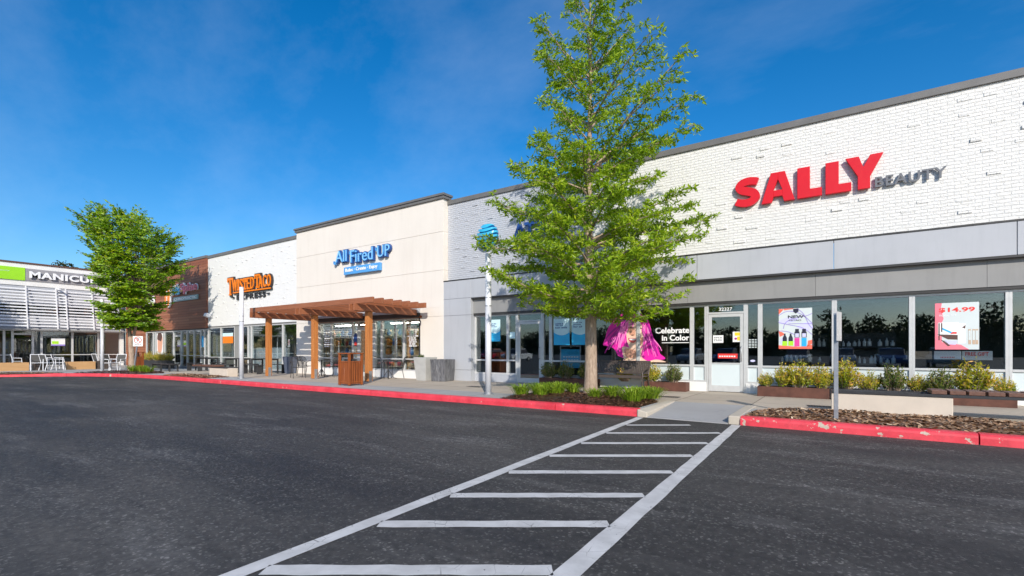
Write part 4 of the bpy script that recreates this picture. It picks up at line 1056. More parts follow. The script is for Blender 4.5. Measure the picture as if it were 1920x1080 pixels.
# lists lettered on the pottery shop glass
def list_decal(X0, X1, z0, z1, rows, lab, seed, Y):
    t = thing('window_lettering', lab, 'lettering', ((X0+X1)/2, Y, z0)); r2 = random.Random(seed); a = MB(); f = FS(Y); dz = (z1-z0)/rows
    for i in range(rows):
        ww = (X1-X0)*r2.uniform(.6, 1)/2; x = (X0+X1)/2-ww; e = (X0+X1)/2+ww
        while x < e-.04:
            L = r2.uniform(.08,.2); a.prism(rect(x, min(x+L, e), z0+i*dz, z0+i*dz+dz*.58), f, .001, .004); x += L+.035
    a.build('print_lines', M['white_sign'], t)
YGA = YC+.12-.008
list_decal(-20.55,-20.05,1.45,2.30,9,'white printed list on the pottery shop pane beside the middle pergola post',5,YGA)
list_decal(-14.85,-14.22,1.45,2.35,11,'tall white printed list on the pottery shop pane nearest the pale pot',8,YGA)
ope = thing('window_sign', 'blue and red neon style open sign beside the pottery shop door', 'sign', (-18.15, YC, 1.4))
a = MB(); a.prism(ell(-18.15, 1.80, .15, .27), FS(YGA), .001, .02); a.build('blue_oval', M['navy_sign'], ope)
a = MB(); a.prism(ell(-18.15, 1.58, .09, .10), FS(YGA), .021, .03); a.build('red_spot', M['lit_red'], ope)
# taco window poster, clinic posters, salon notice
t, f = poster('window_poster', 'orange and white poster in the taco shop window', 'poster', -30.9, -29.65, 1.72, 2.33, base='orange_sign')
a = MB(); a.prism(rect(-30.9,-29.65,2.13,2.33), f, .005, .006); a.build('white_strip', M['att_pale'], t)
t, f = poster('window_poster', 'portrait poster of a face in the timber clad clinic window', 'poster', -40.55, -39.45, 1.0, 2.5, base='paper')
a = MB(); a.prism(blob([(-40.3,1.2),(-39.8,1.15),(-39.6,1.6),(-39.55,2.2),(-39.9,2.45),(-40.3,2.3),(-40.4,1.8)]), f, .005, .006); a.build('face', M['skin'], t)
a = MB(); a.prism(blob([(-40.1,2.0),(-39.8,1.95),(-39.6,2.3),(-39.8,2.5),(-40.3,2.5),(-40.45,2.1)]), f, .007, .008); a.build('hair', M['brown_print'], t)
t, f = poster('window_poster', 'tall light blue sticker in the clinic window next to the taco shop', 'poster', -33.62, -33.28, 1.5, 2.2, base='cyan')
tt = thing('window_poster', 'pale landscape poster in the nail salon window', 'poster', (XW, 10.3, 1.7))
a = MB(); a.box(XW-.055, XW-.05, 10.0, 10.75, 1.62, 2.18); a.build('sheet', M['paper'], tt)
a = MB(); a.box(XW-.05, XW-.047, 10.05, 10.4, 1.75, 1.95); a.build('green_patch', M['lime'], tt)
a = MB(); a.box(XW-.05, XW-.047, 10.0, 10.75, 1.62, 1.72); a.build('blue_strip', M['violet'], tt)

# ================================================================== SHOP INTERIORS SEEN THROUGH THE GLASS
potmats = [mat('glazed_'+n, c, .25, .1) for n, c in (('white', (.75,.74,.70)), ('teal', (.05,.30,.30)), ('orange', (.75,.30,.05)), ('blue', (.06,.20,.50)), ('green', (.12,.35,.12)), ('cream', (.65,.55,.38)), ('red', (.5,.06,.05)))]
pots = []
for k, mt in enumerate(potmats):
    m_ = MB(); r0 = .07+.012*(k % 3); h_ = .14+.03*(k % 4)
    m_.lathe(0, 0, [(r0*.6,0),(r0,h_*.35),(r0*.95,h_*.6),(r0*.55,h_*.85),(r0*.75,h_),(r0*.6,h_*.98)], 10); pots.append((m_, mt))
def shelf_unit(X0, X1, y, lab, levels, zt=2.2):
    t = thing('display_shelf', lab, 'shelf', ((X0+X1)/2, y, PZ), group='display shelves inside the pottery shop')
    a = MB()
    for x in (X0, (X0+X1)/2, X1): a.box(x-.03, x+.03, y, y+.3, PZ, zt)
    a.build('upright', M['shelf'], t)
    a = MB()
    for z in levels: a.box(X0-.03, X1+.03, y-.04, y+.34, z-.035, z)
    a.build('shelf_board', M['shelf'], t)
    return t
r3 = random.Random(12); pc = 0; protos = {}
for X0, X1, y, lab in ((-20.6,-20.1,14.26,'narrow pine shelf of pottery behind the left pane of the pottery shop'), (-19.8,-18.45,14.26,'wide pine shelf of pottery behind the pane left of the pottery shop door'), (-16.3,-15.15,14.26,'wide pine shelf of pottery right of the pottery shop door'), (-14.95,-14.2,14.26,'pine shelf of bright pottery behind the last pane by the pale pot')):
    lv = (.62, 1.08, 1.5, 1.92); shelf_unit(X0, X1, y, lab, lv)
    for zi, z in enumerate(lv):
        n = max(2, int((X1-X0)/.27))
        for i in range(n):
            x = X0+.1+(X1-X0-.2)*i/max(1, n-1)+r3.uniform(-.03,.03); k = r3.randrange(len(pots))
            pl = 'glazed pot standing on a pine shelf inside the pottery shop window'
            if k not in protos:
                o = pots[k][0].build('pot', pots[k][1], smooth=True); o.location = (x, y+.1, z); protos[k] = o
                tag(o, pl, 'pot', 'glazed pots on the shelves')
            else: o = dup(protos[k], (x, y+.1, z), r3.uniform(0,6), None, r3.uniform(1.15,1.65))
# lit ceiling strips inside the pottery shop
lm = NT('lit_tube_cover'); lm.p.inputs['Emission Color'].default_value = (1,.93,.80,1); lm.p.inputs['Emission Strength'].default_value = 22.0; lm.base((.8,.8,.78))
for x, lab in ((-19.9,'lit ceiling strip behind the left panes of the pottery shop'), (-18.4,'lit ceiling strip left of the pottery shop door'), (-16.0,'lit ceiling strip right of the pottery shop door'), (-14.7,'lit ceiling strip in the last pane by the pale pot')):
    t = thing('ceiling_light', lab, 'lamp', (x, 14.75, 2.5), group='lit ceiling strips in the pottery shop')
    a = MB(); a.box(x-.52,x+.52,14.66,14.86,2.50,2.56); a.build('housing', M['white_paint'], t)
    a = MB(); a.box(x-.50,x+.50,14.68,14.84,2.47,2.498); a.build('tube_cover', lm.mat, t)
    a = MB()
    for s_ in (-.4, .4): a.box(x+s_-.01,x+s_+.01,14.75,14.77,2.56,3.0)
    a.build('hanger', M['steel'], t)
# dark gondola shelves with bottles in the beauty shop
bt = None
for X0, X1, y, lab in ((.0,1.2,15.6,'dark shelf of pale bottles behind the window between sign post and price poster'), (-1.5,-.3,16.2,'dark shelf of bottles behind the lacquer poster window')):
    t = thing('display_shelf', lab, 'shelf', ((X0+X1)/2, y, PZ), group='display shelves inside the beauty shop')
    a = MB(); a.box(X0, X1, y+.3, y+.34, PZ, 1.75); a.build('back_panel', M['interior'], t)
    a = MB()
    for z in (.5, .95, 1.4): a.box(X0, X1, y, y+.3, z-.03, z)
    a.build('shelf_board', M['dark_steel'], t)
    for z in (.95, 1.4):
        for i in range(10):
            x = X0+.08+(X1-X0-.16)*i/9+r3.uniform(-.03,.03)
            if r3.random() < .3 and bt: continue
            if bt is None:
                m_ = MB(); m_.lathe(0, 0, [(.03,0),(.034,.02),(.034,.13),(.014,.16),(.014,.21)], 8); bt = m_.build('bottle', M['pale_print'], smooth=True)
                tag(bt, 'pale bottle on a dark shelf inside the beauty shop', 'bottle', 'bottles on the beauty shop shelves'); bt.location = (x, y+.08, z)
            else: dup(bt, (x, y+.08, z), None, None, (r3.uniform(.8,1.5), 1, r3.uniform(.6,1.15)))
def gp(px, py, z=PZ):
    u = (px-PCX)/FPX; t = (EYE-z)*FPX/(py-HOR)
    return (u*CA-SA)*t, (u*SA+CA)*t
# ================================================================== STREET FURNITURE
# light columns
def column(x, y, h, lab, first=[None]):
    if first[0] is not None: return dup(first[0], (x, y, PZ), None, lab, (1, 1, h/3.7))
    t = thing('light_column', lab, 'light column', (x, y, PZ), group='white light columns along the kerb')
    a = MB(); a.cyl(x, y, PZ, PZ+.02, .15, n=20); a.cyl(x, y, PZ+.02, PZ+.05, .11, n=20); a.build('base_plate', M['steel'], t, bevel=.004, seg=1)
    a = MB(); a.cyl(x, y, PZ+.05, PZ+2.3, .080, n=24); a.build('shaft', M['col_metal'], t, smooth=True)
    a = MB(); a.cyl(x, y, PZ+2.3, PZ+2.33, .083, n=24); a.cyl(x, y, PZ+2.52, PZ+2.54, .083, n=24); a.build('collar', M['steel'], t)
    a = MB(); a.cyl(x, y, PZ+2.33, PZ+2.52, .079, n=24); a.cyl(x, y, PZ+2.54, PZ+3.68, .079, n=24); a.build('diffuser', M['white_paint'], t)
    a = MB(); a.cyl(x, y, PZ+3.68, PZ+3.70, .084, n=24); a.build('cap', M['white_paint'], t)
    first[0] = t; return t
M['col_metal'] = mat('light_grey_column_paint', (.62,.63,.66), .4, .04, metal=.1)
column(-7.62, 10.12, 3.72, 'white light column in front of the grey phone shop pier, nearest of three')
column(-20.1, 10.05, 3.72, 'white light column crossing the orange taco sign')
column(-33.0, 9.15, 3.92, 'white light column in front of the louvred white wing, farthest left')
# sign post by the bark bed
t = thing('sign_post', 'bare grey metal post with a sign seen edge on, standing in bark chips', 'sign post', (-.05, 9.5, PZ))
a = MB(); a.box(-.082,-.018,9.468,9.532,PZ-.1,1.90); a.build('post', M['steel'], t, bevel=.006, seg=1)
a = MB()
rz = R(78); ux, uy = math.cos(rz), math.sin(rz)
a.obox((-.02+.012,9.47-.03,1.68), (ux*.155,uy*.155,0), (-uy*.003,ux*.003,0), (0,0,.235)); a.build('sign_plate', M['alu'], t)
a = MB()
for z in (1.55, 1.81): a.cyl(-.05, 9.44, z, z+.012, .012, n=8)
a.build('bolts', M['steel'], t)
# no parking sign
bx, by = -31.25, 10.0
t = thing('no_parking_sign', 'white no parking sign with red circle on a leaning post beside the smaller tree', 'sign', (bx, by, PZ))
top = Vector((bx+.25, by+.12, 2.05))
a = MB(); a.bar((bx,by,PZ-.05), top, .055, .055); a.build('post', M['steel'], t)
n_ = Vector((.72,-.69,0)).normalized(); ud = Vector((.69,.72,0)); c_ = top+n_*.04+Vector((0,0,-.27))
fq = lambda u, v, w_: tuple(c_+ud*u+Vector((0,0,v))+n_*w_)
a = MB(); a.prism(rect(-.23,.23,-.27,.27), fq, 0, .006); a.build('plate', M['paper'], t, bevel=.003, seg=1)
a = MB(); ring = ell(0,.06,.165,.165,26)
strip(a, ring+[ring[0]], .035, fq, .007, .010); strip(a, [(-.11,.17),(.11,-.05)], .035, fq, .0102, .012); a.build('red_circle', M['lit_red'], t)
a = MB(); text(a, 'P', fq, -.05, .06, -.04, .16, .007, .0095, .02); a.build('letter', M['ink'], t)
a = MB()
for i in range(4): a.prism(rect(-.15+i*.08, -.09+i*.08, -.20, -.165), fq, .007, .009)
a.build('print_lines', M['ink'], t)
# pergola
t = thing('pergola', 'orange stained timber pergola in front of the cream pottery shop', 'pergola', (-17.5, 12.4, PZ))
for x in (-20.9, -17.5, -14.2):
    y = 11.62
    a = MB(); a.box(x-.095,x-.006,y-.10,y+.10,PZ+.02,2.93); a.box(x+.006,x+.095,y-.10,y+.10,PZ+.02,2.93); a.box(x-.006,x+.006,y-.09,y+.09,PZ+.02,2.93)
    p = a.build('post', M['wood_post'], t, bevel=.008)
    a = MB(); a.box(x+.0955,x+.108,y-.07,y+.06,PZ,PZ+.40); a.box(x-.14,x+.14,y-.12,y+.12,PZ,PZ+.014); a.build('base_bracket', M['steel'], p)
    a = MB()
    for s_ in (-1, 1): a.box(x+s_*.125-.028,x+s_*.125+.028,10.86,14.02,2.70,2.935)
    a.build('cross_beam', M['wood_beam'], t, bevel=.008)
for i in range(7):
    y = 11.0+.42*i
    a = MB(); a.box(-21.22,-13.2+.0*i,y-.045,y+.045,2.937,3.13); a.build('rafter', M['wood_beam'], t, bevel=.008)
a = MB(); a.box(-21.15,-13.9,13.98,14.02,2.60,2.69); a.build('ledger', M['wood_beam'], t)
# litter bins
def bin_(x, y, rz, lab, proto=[None]):
    if proto[0]: return dup(proto[0], (x, y, PZ), rz, lab)
    t = thing('litter_bin', lab, 'litter bin', (0,0,0), 0, 'slatted timber litter bins')
    s = .245
    for sx in (-1, 1):
        for sy in (-1, 1):
            a = MB(); a.box(sx*s-.035,sx*s+.035,sy*s-.035,sy*s+.035,.02,1.03); a.build('corner_post', M['wood_slat'], t, bevel=.006)
    for k in range(4):
        a = MB(); n = 6
        for i in range(n):
            u = -s+.072+(2*s-.144)*i/(n-1)
            q = (u-.021,u+.021,-s-.012,-s+.012)
            bx_ = {0:(q[0],q[1],q[2],q[3]), 1:(q[0],q[1],-q[3],-q[2]), 2:(q[2],q[3],q[0],q[1]), 3:(-q[3],-q[2],q[0],q[1])}[k]
            a.box(bx_[0],bx_[1],bx_[2],bx_[3],.05,.76)
        a.build('slat_panel', M['wood_slat'], t, bevel=.004, seg=1)
    a = MB()
    for z0, z1 in ((.765,.80),(.10,.14)):
        a.box(-s+.036,s-.036,-s-.02,-s+.02,z0,z1); a.box(-s+.036,s-.036,s-.02,s+.02,z0,z1); a.box(-s-.02,-s+.02,-s+.036,s-.036,z0,z1); a.box(s-.02,s+.02,-s+.036,s-.036,z0,z1)
    a.build('rail', M['wood_slat'], t)
    a = MB(); a.box(-s-.05,s+.05,-s-.05,s+.05,1.031,1.07); a.build('lid', M['wood_slat'], t, bevel=.008)
    a = MB(); a.cyl(0,0,.06,.86,.18,.20,20); a.build('liner', M['dark_steel'], t, smooth=True)
    t.location = (x, y, PZ); t.rotation_euler = (0,0,rz); proto[0] = t; return t
bin_(-13.34, 10.18, 0, 'red brown slatted timber litter bin by the kerb in front of the pergola')
bin_(-33.3, 10.75, R(8), 'dark slatted timber litter bin just left of the smaller tree trunk')
# brown slatted metal bench
t = thing('bench', 'dark brown metal bench with solid back in front of the pink hair print', 'bench', (-5.42, 13.35, PZ))
x0, x1, y0, y1 = -6.15, -4.55, 13.15, 13.75
for x in (x0, x1):
    a = MB(); a.tube([(x,y0,PZ),(x,y0+.02,.62),(x,y0+.06,.74),(x,y1-.1,.76)], .02, 8); a.tube([(x,y1,PZ),(x,y1-.06,.58),(x,y1+.08,.98)], .02, 8); a.tube([(x,y0+.01,.56),(x,y1-.05,.54)], .018, 8)
    a.build('end_frame', M['brown_metal'], t, smooth=True)
a = MB()
for i in range(9): a.box(x0+.02,x1-.02,y0+.02+i*.058,y0+.073+i*.058,.555-.001*i,.575-.001*i)
a.box(x0+.02,x1-.02,y0,y0+.02,.50,.575)
a.build('seat', M['brown_metal'], t, bevel=.004, seg=1)
a = MB(); n = 30
for i in range(n):
    x = x0+.035+(x1-x0-.07)*i/(n-1); a.bar((x,y1-.07,.63),(x,y1+.06,.96), .047, .010, (0,1,0))
a.bar((x0,y1-.075,.62),(x1,y1-.075,.62),.03,.03); a.bar((x0,y1+.07,.97),(x1,y1+.07,.97),.035,.035)
a.build('backrest', M['brown_metal'], t)
# concrete benches with cantilevered slats
def conc_bench(x0, x1, y0, zt, sx0, sx1, lab, d=.5):
    t = thing('concrete_bench', lab, 'bench', ((x0+x1)/2, y0, PZ), group='concrete benches with timber slats')
    a = MB(); a.box(x0,x1,y0,y0+d,PZ-.05,zt); a.build('concrete_base', M['cream_conc'], t, bevel=.012)
    a = MB(); lo, hi = min(sx0,x0), max(sx1,x1)
    a.box(lo,hi,y0-.02,y0+.04,zt+.002,zt+.05); a.box(lo,hi,y0+d-.04,y0+d+.02,zt+.002,zt+.05); a.build('steel_edge', M['dark_steel'], t, bevel=.004, seg=1)
    n = int((sx1-sx0)/.235)
    for i in range(n):
        x = sx0+.235*i; a = MB(); a.box(x,x+.20,y0-.01,y0+d+.01,zt+.052,zt+.12); a.build('slat', M['wood_dark'], t, bevel=.008)
    return t
tt = conc_bench(-.13, 1.58, 10.88, .49, 1.30, 4.3, 'long pale concrete bench base with timber slats reaching right, in the bark bed')
a = MB(); a.box(3.9,4.25,10.92,11.34,PZ-.02,.49); a.build('end_support', M['cream_conc'], tt, bevel=.01)
conc_bench(-23.7, -22.07, 10.42, .50, -25.4, -23.2, 'small pale concrete bench with dark slats reaching left, beside the taco light column', .45)
# plain steel bench by the clinic
t = thing('bench', 'dark steel bench without a back in front of the yellow hedge', 'bench', (-30.9, 11.3, PZ))
a = MB()
for i in range(6): a.box(-32.2,-29.6,11.1+i*.075,11.16+i*.075,.52,.55)
a.build('seat', M['dark_steel'], t)
for x in (-32.0,-30.9,-29.8):
    a = MB(); a.box(x-.03,x+.03,11.1,11.16,PZ,.52); a.box(x-.03,x+.03,11.48,11.54,PZ,.52); a.box(x-.03,x+.03,11.16,11.48,.46,.52); a.build('leg', M['dark_steel'], t)
# rusty planters
def planter(name, x0, x1, y0, y1, h, mt, lab, group=None, wall=.02):
    t = thing(name, lab, 'planter', ((x0+x1)/2, (y0+y1)/2, PZ), group=group)
    a = MB(); z1 = PZ+h
    a.box(x0,x1,y0,y0+wall,PZ,z1); a.box(x0,x1,y1-wall,y1,PZ,z1); a.box(x0,x0+wall,y0+wall,y1-wall,PZ,z1); a.box(x1-wall,x1,y0+wall,y1-wall,PZ,z1)
    a.build('box', mt, t, bevel=.004, seg=1)
    a = MB(); a.box(x0+wall,x1-wall,y0+wall,y1-wall,PZ,z1-.03); a.build('soil', M['soil'], t)
gr = 'rusty steel planters below the shop windows'
planter('planter', -1.72, -.20, 13.55, 13.95, .25, M['rust'], 'low rusty planter box just right of the glass shop door', gr)
planter('planter', -.17, 1.40, 13.55, 13.95, .25, M['rust'], 'low rusty planter box behind the concrete bench base', gr)
planter('planter', 1.43, 2.92, 13.55, 13.95, .25, M['rust'], 'low rusty planter box at the right edge under the price poster', gr)
planter('planter', -4.70, -3.52, 13.75, 14.15, .25, M['rust'], 'low rusty planter box between the brown bench and the shop door', gr)
planter('planter', -8.25, -6.25, 13.75, 14.15, .25, M['rust'], 'low rusty planter box in the shade behind the big tree trunk', gr)
planter('planter', -39.3, -35.0, 12.9, 13.35, .50, M['dark_steel'], 'dark planter trough under the yellow hedge by the clinic')
gw = 'pine boarded planters on the left forecourt'
planter('planter', -38.45, -37.95, 4.4, 7.25, .47, M['wood_pale'], 'pale pine planter box at the left edge of the forecourt', gw, .04)
planter('planter', -38.45, -37.95, 8.87, 10.2, .47, M['wood_pale'], 'shorter pale pine planter box left of the far light column', gw, .04)
planter('planter', -38.7, -38.15, 7.5, 8.05, .50, M['brown_metal'], 'dark brown square planter between the pine planter and white chairs')
planter('planter', -38.5, -37.8, 10.3, 10.95, .50, M['brown_metal'], 'dark brown square planter at the right end of the shorter pine planter')
# two tall pots at the pier
t = thing('plant_pot', 'tall tapered pale grey concrete pot at the right edge of the cream wall', 'pot', (-13.15, 13.45, PZ))
def sqpot(a, cx, cy, r0, r1, z0, z1, wl=.03, rot=0.0):
    vs = []
    for r_, z in ((r0, z0), (r1, z1), (r1-wl, z1), (r1-wl-.01, z1-.08)):
        for k in range(4):
            an = rot+math.pi/4+k*math.pi/2; vs.append((cx+r_*1.414*math.cos(an), cy+r_*1.414*math.sin(an), z))
    fs = [(0,3,2,1)]+[(l*4+k, l*4+(k+1) % 4, (l+1)*4+(k+1) % 4, (l+1)*4+k) for l in range(3) for k in range(4)]+[(12,13,14,15)]
    a.add(vs, fs)
a = MB(); sqpot(a, -13.15, 13.45, .24, .32, PZ, 1.03); a.build('pot', M['grey_pot'], t, bevel=.01)
a = MB(); a.box(-13.42,-12.88,13.18,13.72,.9,.965); a.build('soil', M['soil'], t)
def wrap_mat():
    q = NT('crumpled_grey_sheet'); v = q.coord()
    g = q.n('TexNoise', {'Vector': q.n('Mapping', {'Vector': v, 'Scale': (9,9,2.2)}).outputs[0], 'Scale': 1.0, 'Detail': 6, 'Roughness': .6, 'Distortion': 1.2}).outputs['Fac']
    q.base(q.ramp(g, (.3, (.055,.056,.062)), (.5, (.13,.13,.138)), (.72, (.24,.24,.25)))); q.rough(.35); q.bump(g, .9, .05); return q.mat
t = thing('plant_pot', 'dark mottled grey square pot against the grey pier', 'pot', (-12.35, 13.6, PZ))
M['wrap'] = wrap_mat()
a = MB(); sqpot(a, -12.35, 13.55, .30, .34, PZ, .96, .03, R(8)); a.build('pot', M['wrap'], t, bevel=.012)
a = MB(); a.box(-12.58,-12.12,13.32,13.78,.83,.885); a.build('soil', M['soil'], t)
t = thing('plant_pot', 'dark blue grey tapered pot at the end of the taco shop window', 'pot', (-22.75, 13.7, PZ))
a = MB(); sqpot(a, -22.75, 13.75, .18, .26, PZ, .98); a.build('pot', mat('blue_grey_pot', (.10,.12,.17), .5, .15), t, bevel=.01)
a = MB(); a.box(-22.95,-22.55,13.55,13.95,.86,.92); a.build('soil', M['soil'], t)
# wire chairs and tables under the pergola
def armchair(mt):
    t = thing('patio_chair', 'x', 'chair', (0,0,0), 0, 'black wire chairs under the pergola')
    for sx in (-1, 1):
        a = MB(); a.tube([(sx*.24,-.24,0),(sx*.25,-.22,.44),(sx*.27,-.18,.66),(sx*.27,.14,.68),(sx*.25,.24,.62)], .013, 6); a.build('front_leg', mt, t)
        a = MB(); a.tube([(sx*.23,.30,0),(sx*.22,.20,.42),(sx*.23,.27,.75),(sx*.19,.31,.86),(0,.33,.90)], .013, 6); a.build('rear_leg', mt, t)
    a = MB(); n = 11
    for i in range(n):
        x = -.22+.44*i/(n-1); a.bar((x,-.23,.44),(x,.21,.43), .012, .008); a.bar((-.23,-.23+.044*i,.446),(.23,-.23+.044*i,.446), .010, .006)
    a.tube([(-.24,-.23,.44),(.24,-.23,.44)], .012, 6); a.build('seat', mt, t)
    a = MB()
    for i in range(n):
        x = -.20+.40*i/(n-1); h = .885-.35*(x*x); a.bar((x,.205,.45),(x*.92,.315,h), .010, .008, (0,1,0))
    for i in range(6): z = .50+.065*i; a.bar((-.21,.215+.024*i,z),(.21,.215+.024*i,z), .009, .008)
    a.build('backrest', mt, t)
    return t
def put(o, px, py, rz, lab, z=PZ):
    x, y = gp(px, py); o.location = (x, y, z); o.rotation_euler = (0,0,rz); o['label'] = lab
c0 = armchair(M['dark_steel'])
put(c0, 559, 708.5, R(70), 'black wire armchair between the left and middle pergola posts, nearest the street')
for px, py, rz, lab in ((573, 704.5, R(200), 'black wire armchair behind the table left of the middle pergola post'), (624, 706.5, R(-80), 'black wire armchair between the middle pergola post and the timber bin'), (707, 709.5, R(60), 'black wire armchair just right of the right pergola post'), (750, 708.5, R(-70), 'black wire armchair nearest the pale grey pot')):
    put(dup(c0), px, py, rz, lab)
def rtable():
    t = thing('patio_table', 'x', 'table', (0,0,0), 0, 'round black tables under the pergola')
    a = MB(); a.cyl(0,0,.715,.735,.40,n=28); a.build('tabletop', M['dark_steel'], t)
    a = MB(); a.cyl(0,0,.03,.715,.03,n=10); a.build('pedestal', M['dark_steel'], t)
    for k in range(4):
        c, s_ = math.cos(k*math.pi/2+.5), math.sin(k*math.pi/2+.5)
        a = MB(); a.tube([(.34*c,.34*s_,0),(.20*c,.20*s_,.05),(.02*c,.02*s_,.34)], .013, 6); a.build('leg', M['dark_steel'], t)
    return t
t0 = rtable(); put(t0, 603, 706.5, 0, 'round black table behind the middle pergola post')
put(dup(t0), 728, 710, R(20), 'round black table right of the right pergola post')
# steel bench tables on the taco patio
def ptable():
    t = thing('patio_table', 'x', 'table', (0,0,0), 0, 'grey steel tables on the taco shop patio')
    L = .75
    a = MB()
    for i in range(6): a.box(-L,L,-.30+.103*i,-.21+.103*i,.72,.75)
    a.build('tabletop', M['dark_steel'], t)
    for x in (-L+.05, L-.05):
        a = MB(); a.box(x-.03,x+.03,-.30,-.24,0,.72); a.box(x-.03,x+.03,.24,.30,0,.72); a.box(x-.03,x+.03,-.24,.24,.66,.72); a.build('leg_frame', M['dark_steel'], t)
    for s_ in (-1, 1):
        a = MB(); a.box(-L,L,s_*.62-.13,s_*.62+.13,.42,.45)
        b_ = a.build('bench_seat', M['dark_steel'], t)
        for x in (-L+.1, L-.1):
            a = MB(); a.box(x-.025,x+.025,s_*.62-.11,s_*.62+.11,0,.42); a.build('bench_leg', M['dark_steel'], t)
    return t
p0 = ptable()
for i, (x, y, lab) in enumerate(((-25.9,12.75,'grey steel table with benches right of the taco light column'), (-23.75,13.0,'grey steel table with benches behind the left pergola post'), (-29.9,13.0,'grey steel table with benches left of the taco light column'))):
    o = p0 if i == 0 else dup(p0); o.location = (x,y,PZ); o['label'] = lab
# white framed chairs on the salon forecourt
def wchair():
    t = thing('terrace_chair', 'x', 'chair', (0,0,0), 0, 'white framed chairs outside the louvred wing')
    for sx in (-1, 1):
        a = MB(); a.tube([(sx*.25,-.26,0),(sx*.25,-.22,.45),(sx*.26,-.20,.64),(sx*.26,.2,.66)], .018, 6); a.build('front_leg', M['white_paint'], t)
        a = MB(); a.tube([(sx*.25,.30,0),(sx*.25,.18,.44),(sx*.25,.30,.92)], .018, 6); a.build('rear_leg', M['white_paint'], t)
    a = MB()
    for i in range(6): a.box(-.24,.24,-.24+.075*i,-.18+.075*i,.43,.455)
    a.build('seat', M['white_paint'], t)
    a = MB(); a.obox((0,.245,.70), (.235,0,0), (0,.006,.0), (0,.052,.19)); a.build('backrest', M['interior'], t)
    a = MB(); a.tube([(-.25,.30,.92),(.25,.30,.92)], .018, 6); a.build('top_rail', M['white_paint'], t)
    return t
w0 = wchair()
for i, (px, py, rz, lab) in enumerate(((69, 695, R(80), 'white framed chair at the right end of the left pine planter'), (90, 694.5, R(200), 'white framed chair in the middle of the gap between the pine planters'), (110, 694, R(160), 'white framed chair at the left end of the shorter pine planter'),
        (205, 695, R(120), 'white framed chair just right of the far light column'), (222, 694, R(40), 'white framed chair left of the dark timber bin'), (32, 690, R(170), 'white framed chair behind the left pine planter'), (186, 690, R(190), 'white framed chair behind the far light column'))):
    o = w0 if i == 0 else dup(w0)
    put(o, px, py, rz, lab)
t = thing('terrace_table', 'small white table between the chairs on the left forecourt', 'table', (*gp(100, 692), PZ))
x, y = gp(100, 692)
a = MB(); a.box(x-.4,x+.4,y-.4,y+.4,PZ+.70,PZ+.73); a.build('tabletop', M['white_paint'], t)
for sx in (-1, 1):
    for sy in (-1, 1):
        a = MB(); a.box(x+sx*.36-.02,x+sx*.36+.02,y+sy*.36-.02,y+sy*.36+.02,PZ,PZ+.70); a.build('leg', M['white_paint'], t)
# wall lamp
lx, lz = fp(391.5, 592, YB-.1)
t = thing('wall_lamp', 'small white floodlight on the white brick next to the timber boards', 'lamp', (lx, YB, lz))
a = MB(); a.box(lx-.08,lx+.08,YB-.06,YB-.001,lz-.1,lz+.1); a.build('back_box', M['white_paint'], t, bevel=.01)
a = MB(); a.obox((lx,YB-.20,lz+.02), (.16,0,0), (0,.12,-.05), (0,.04,.10)); a.build('lamp_head', M['white_paint'], t, bevel=.015)
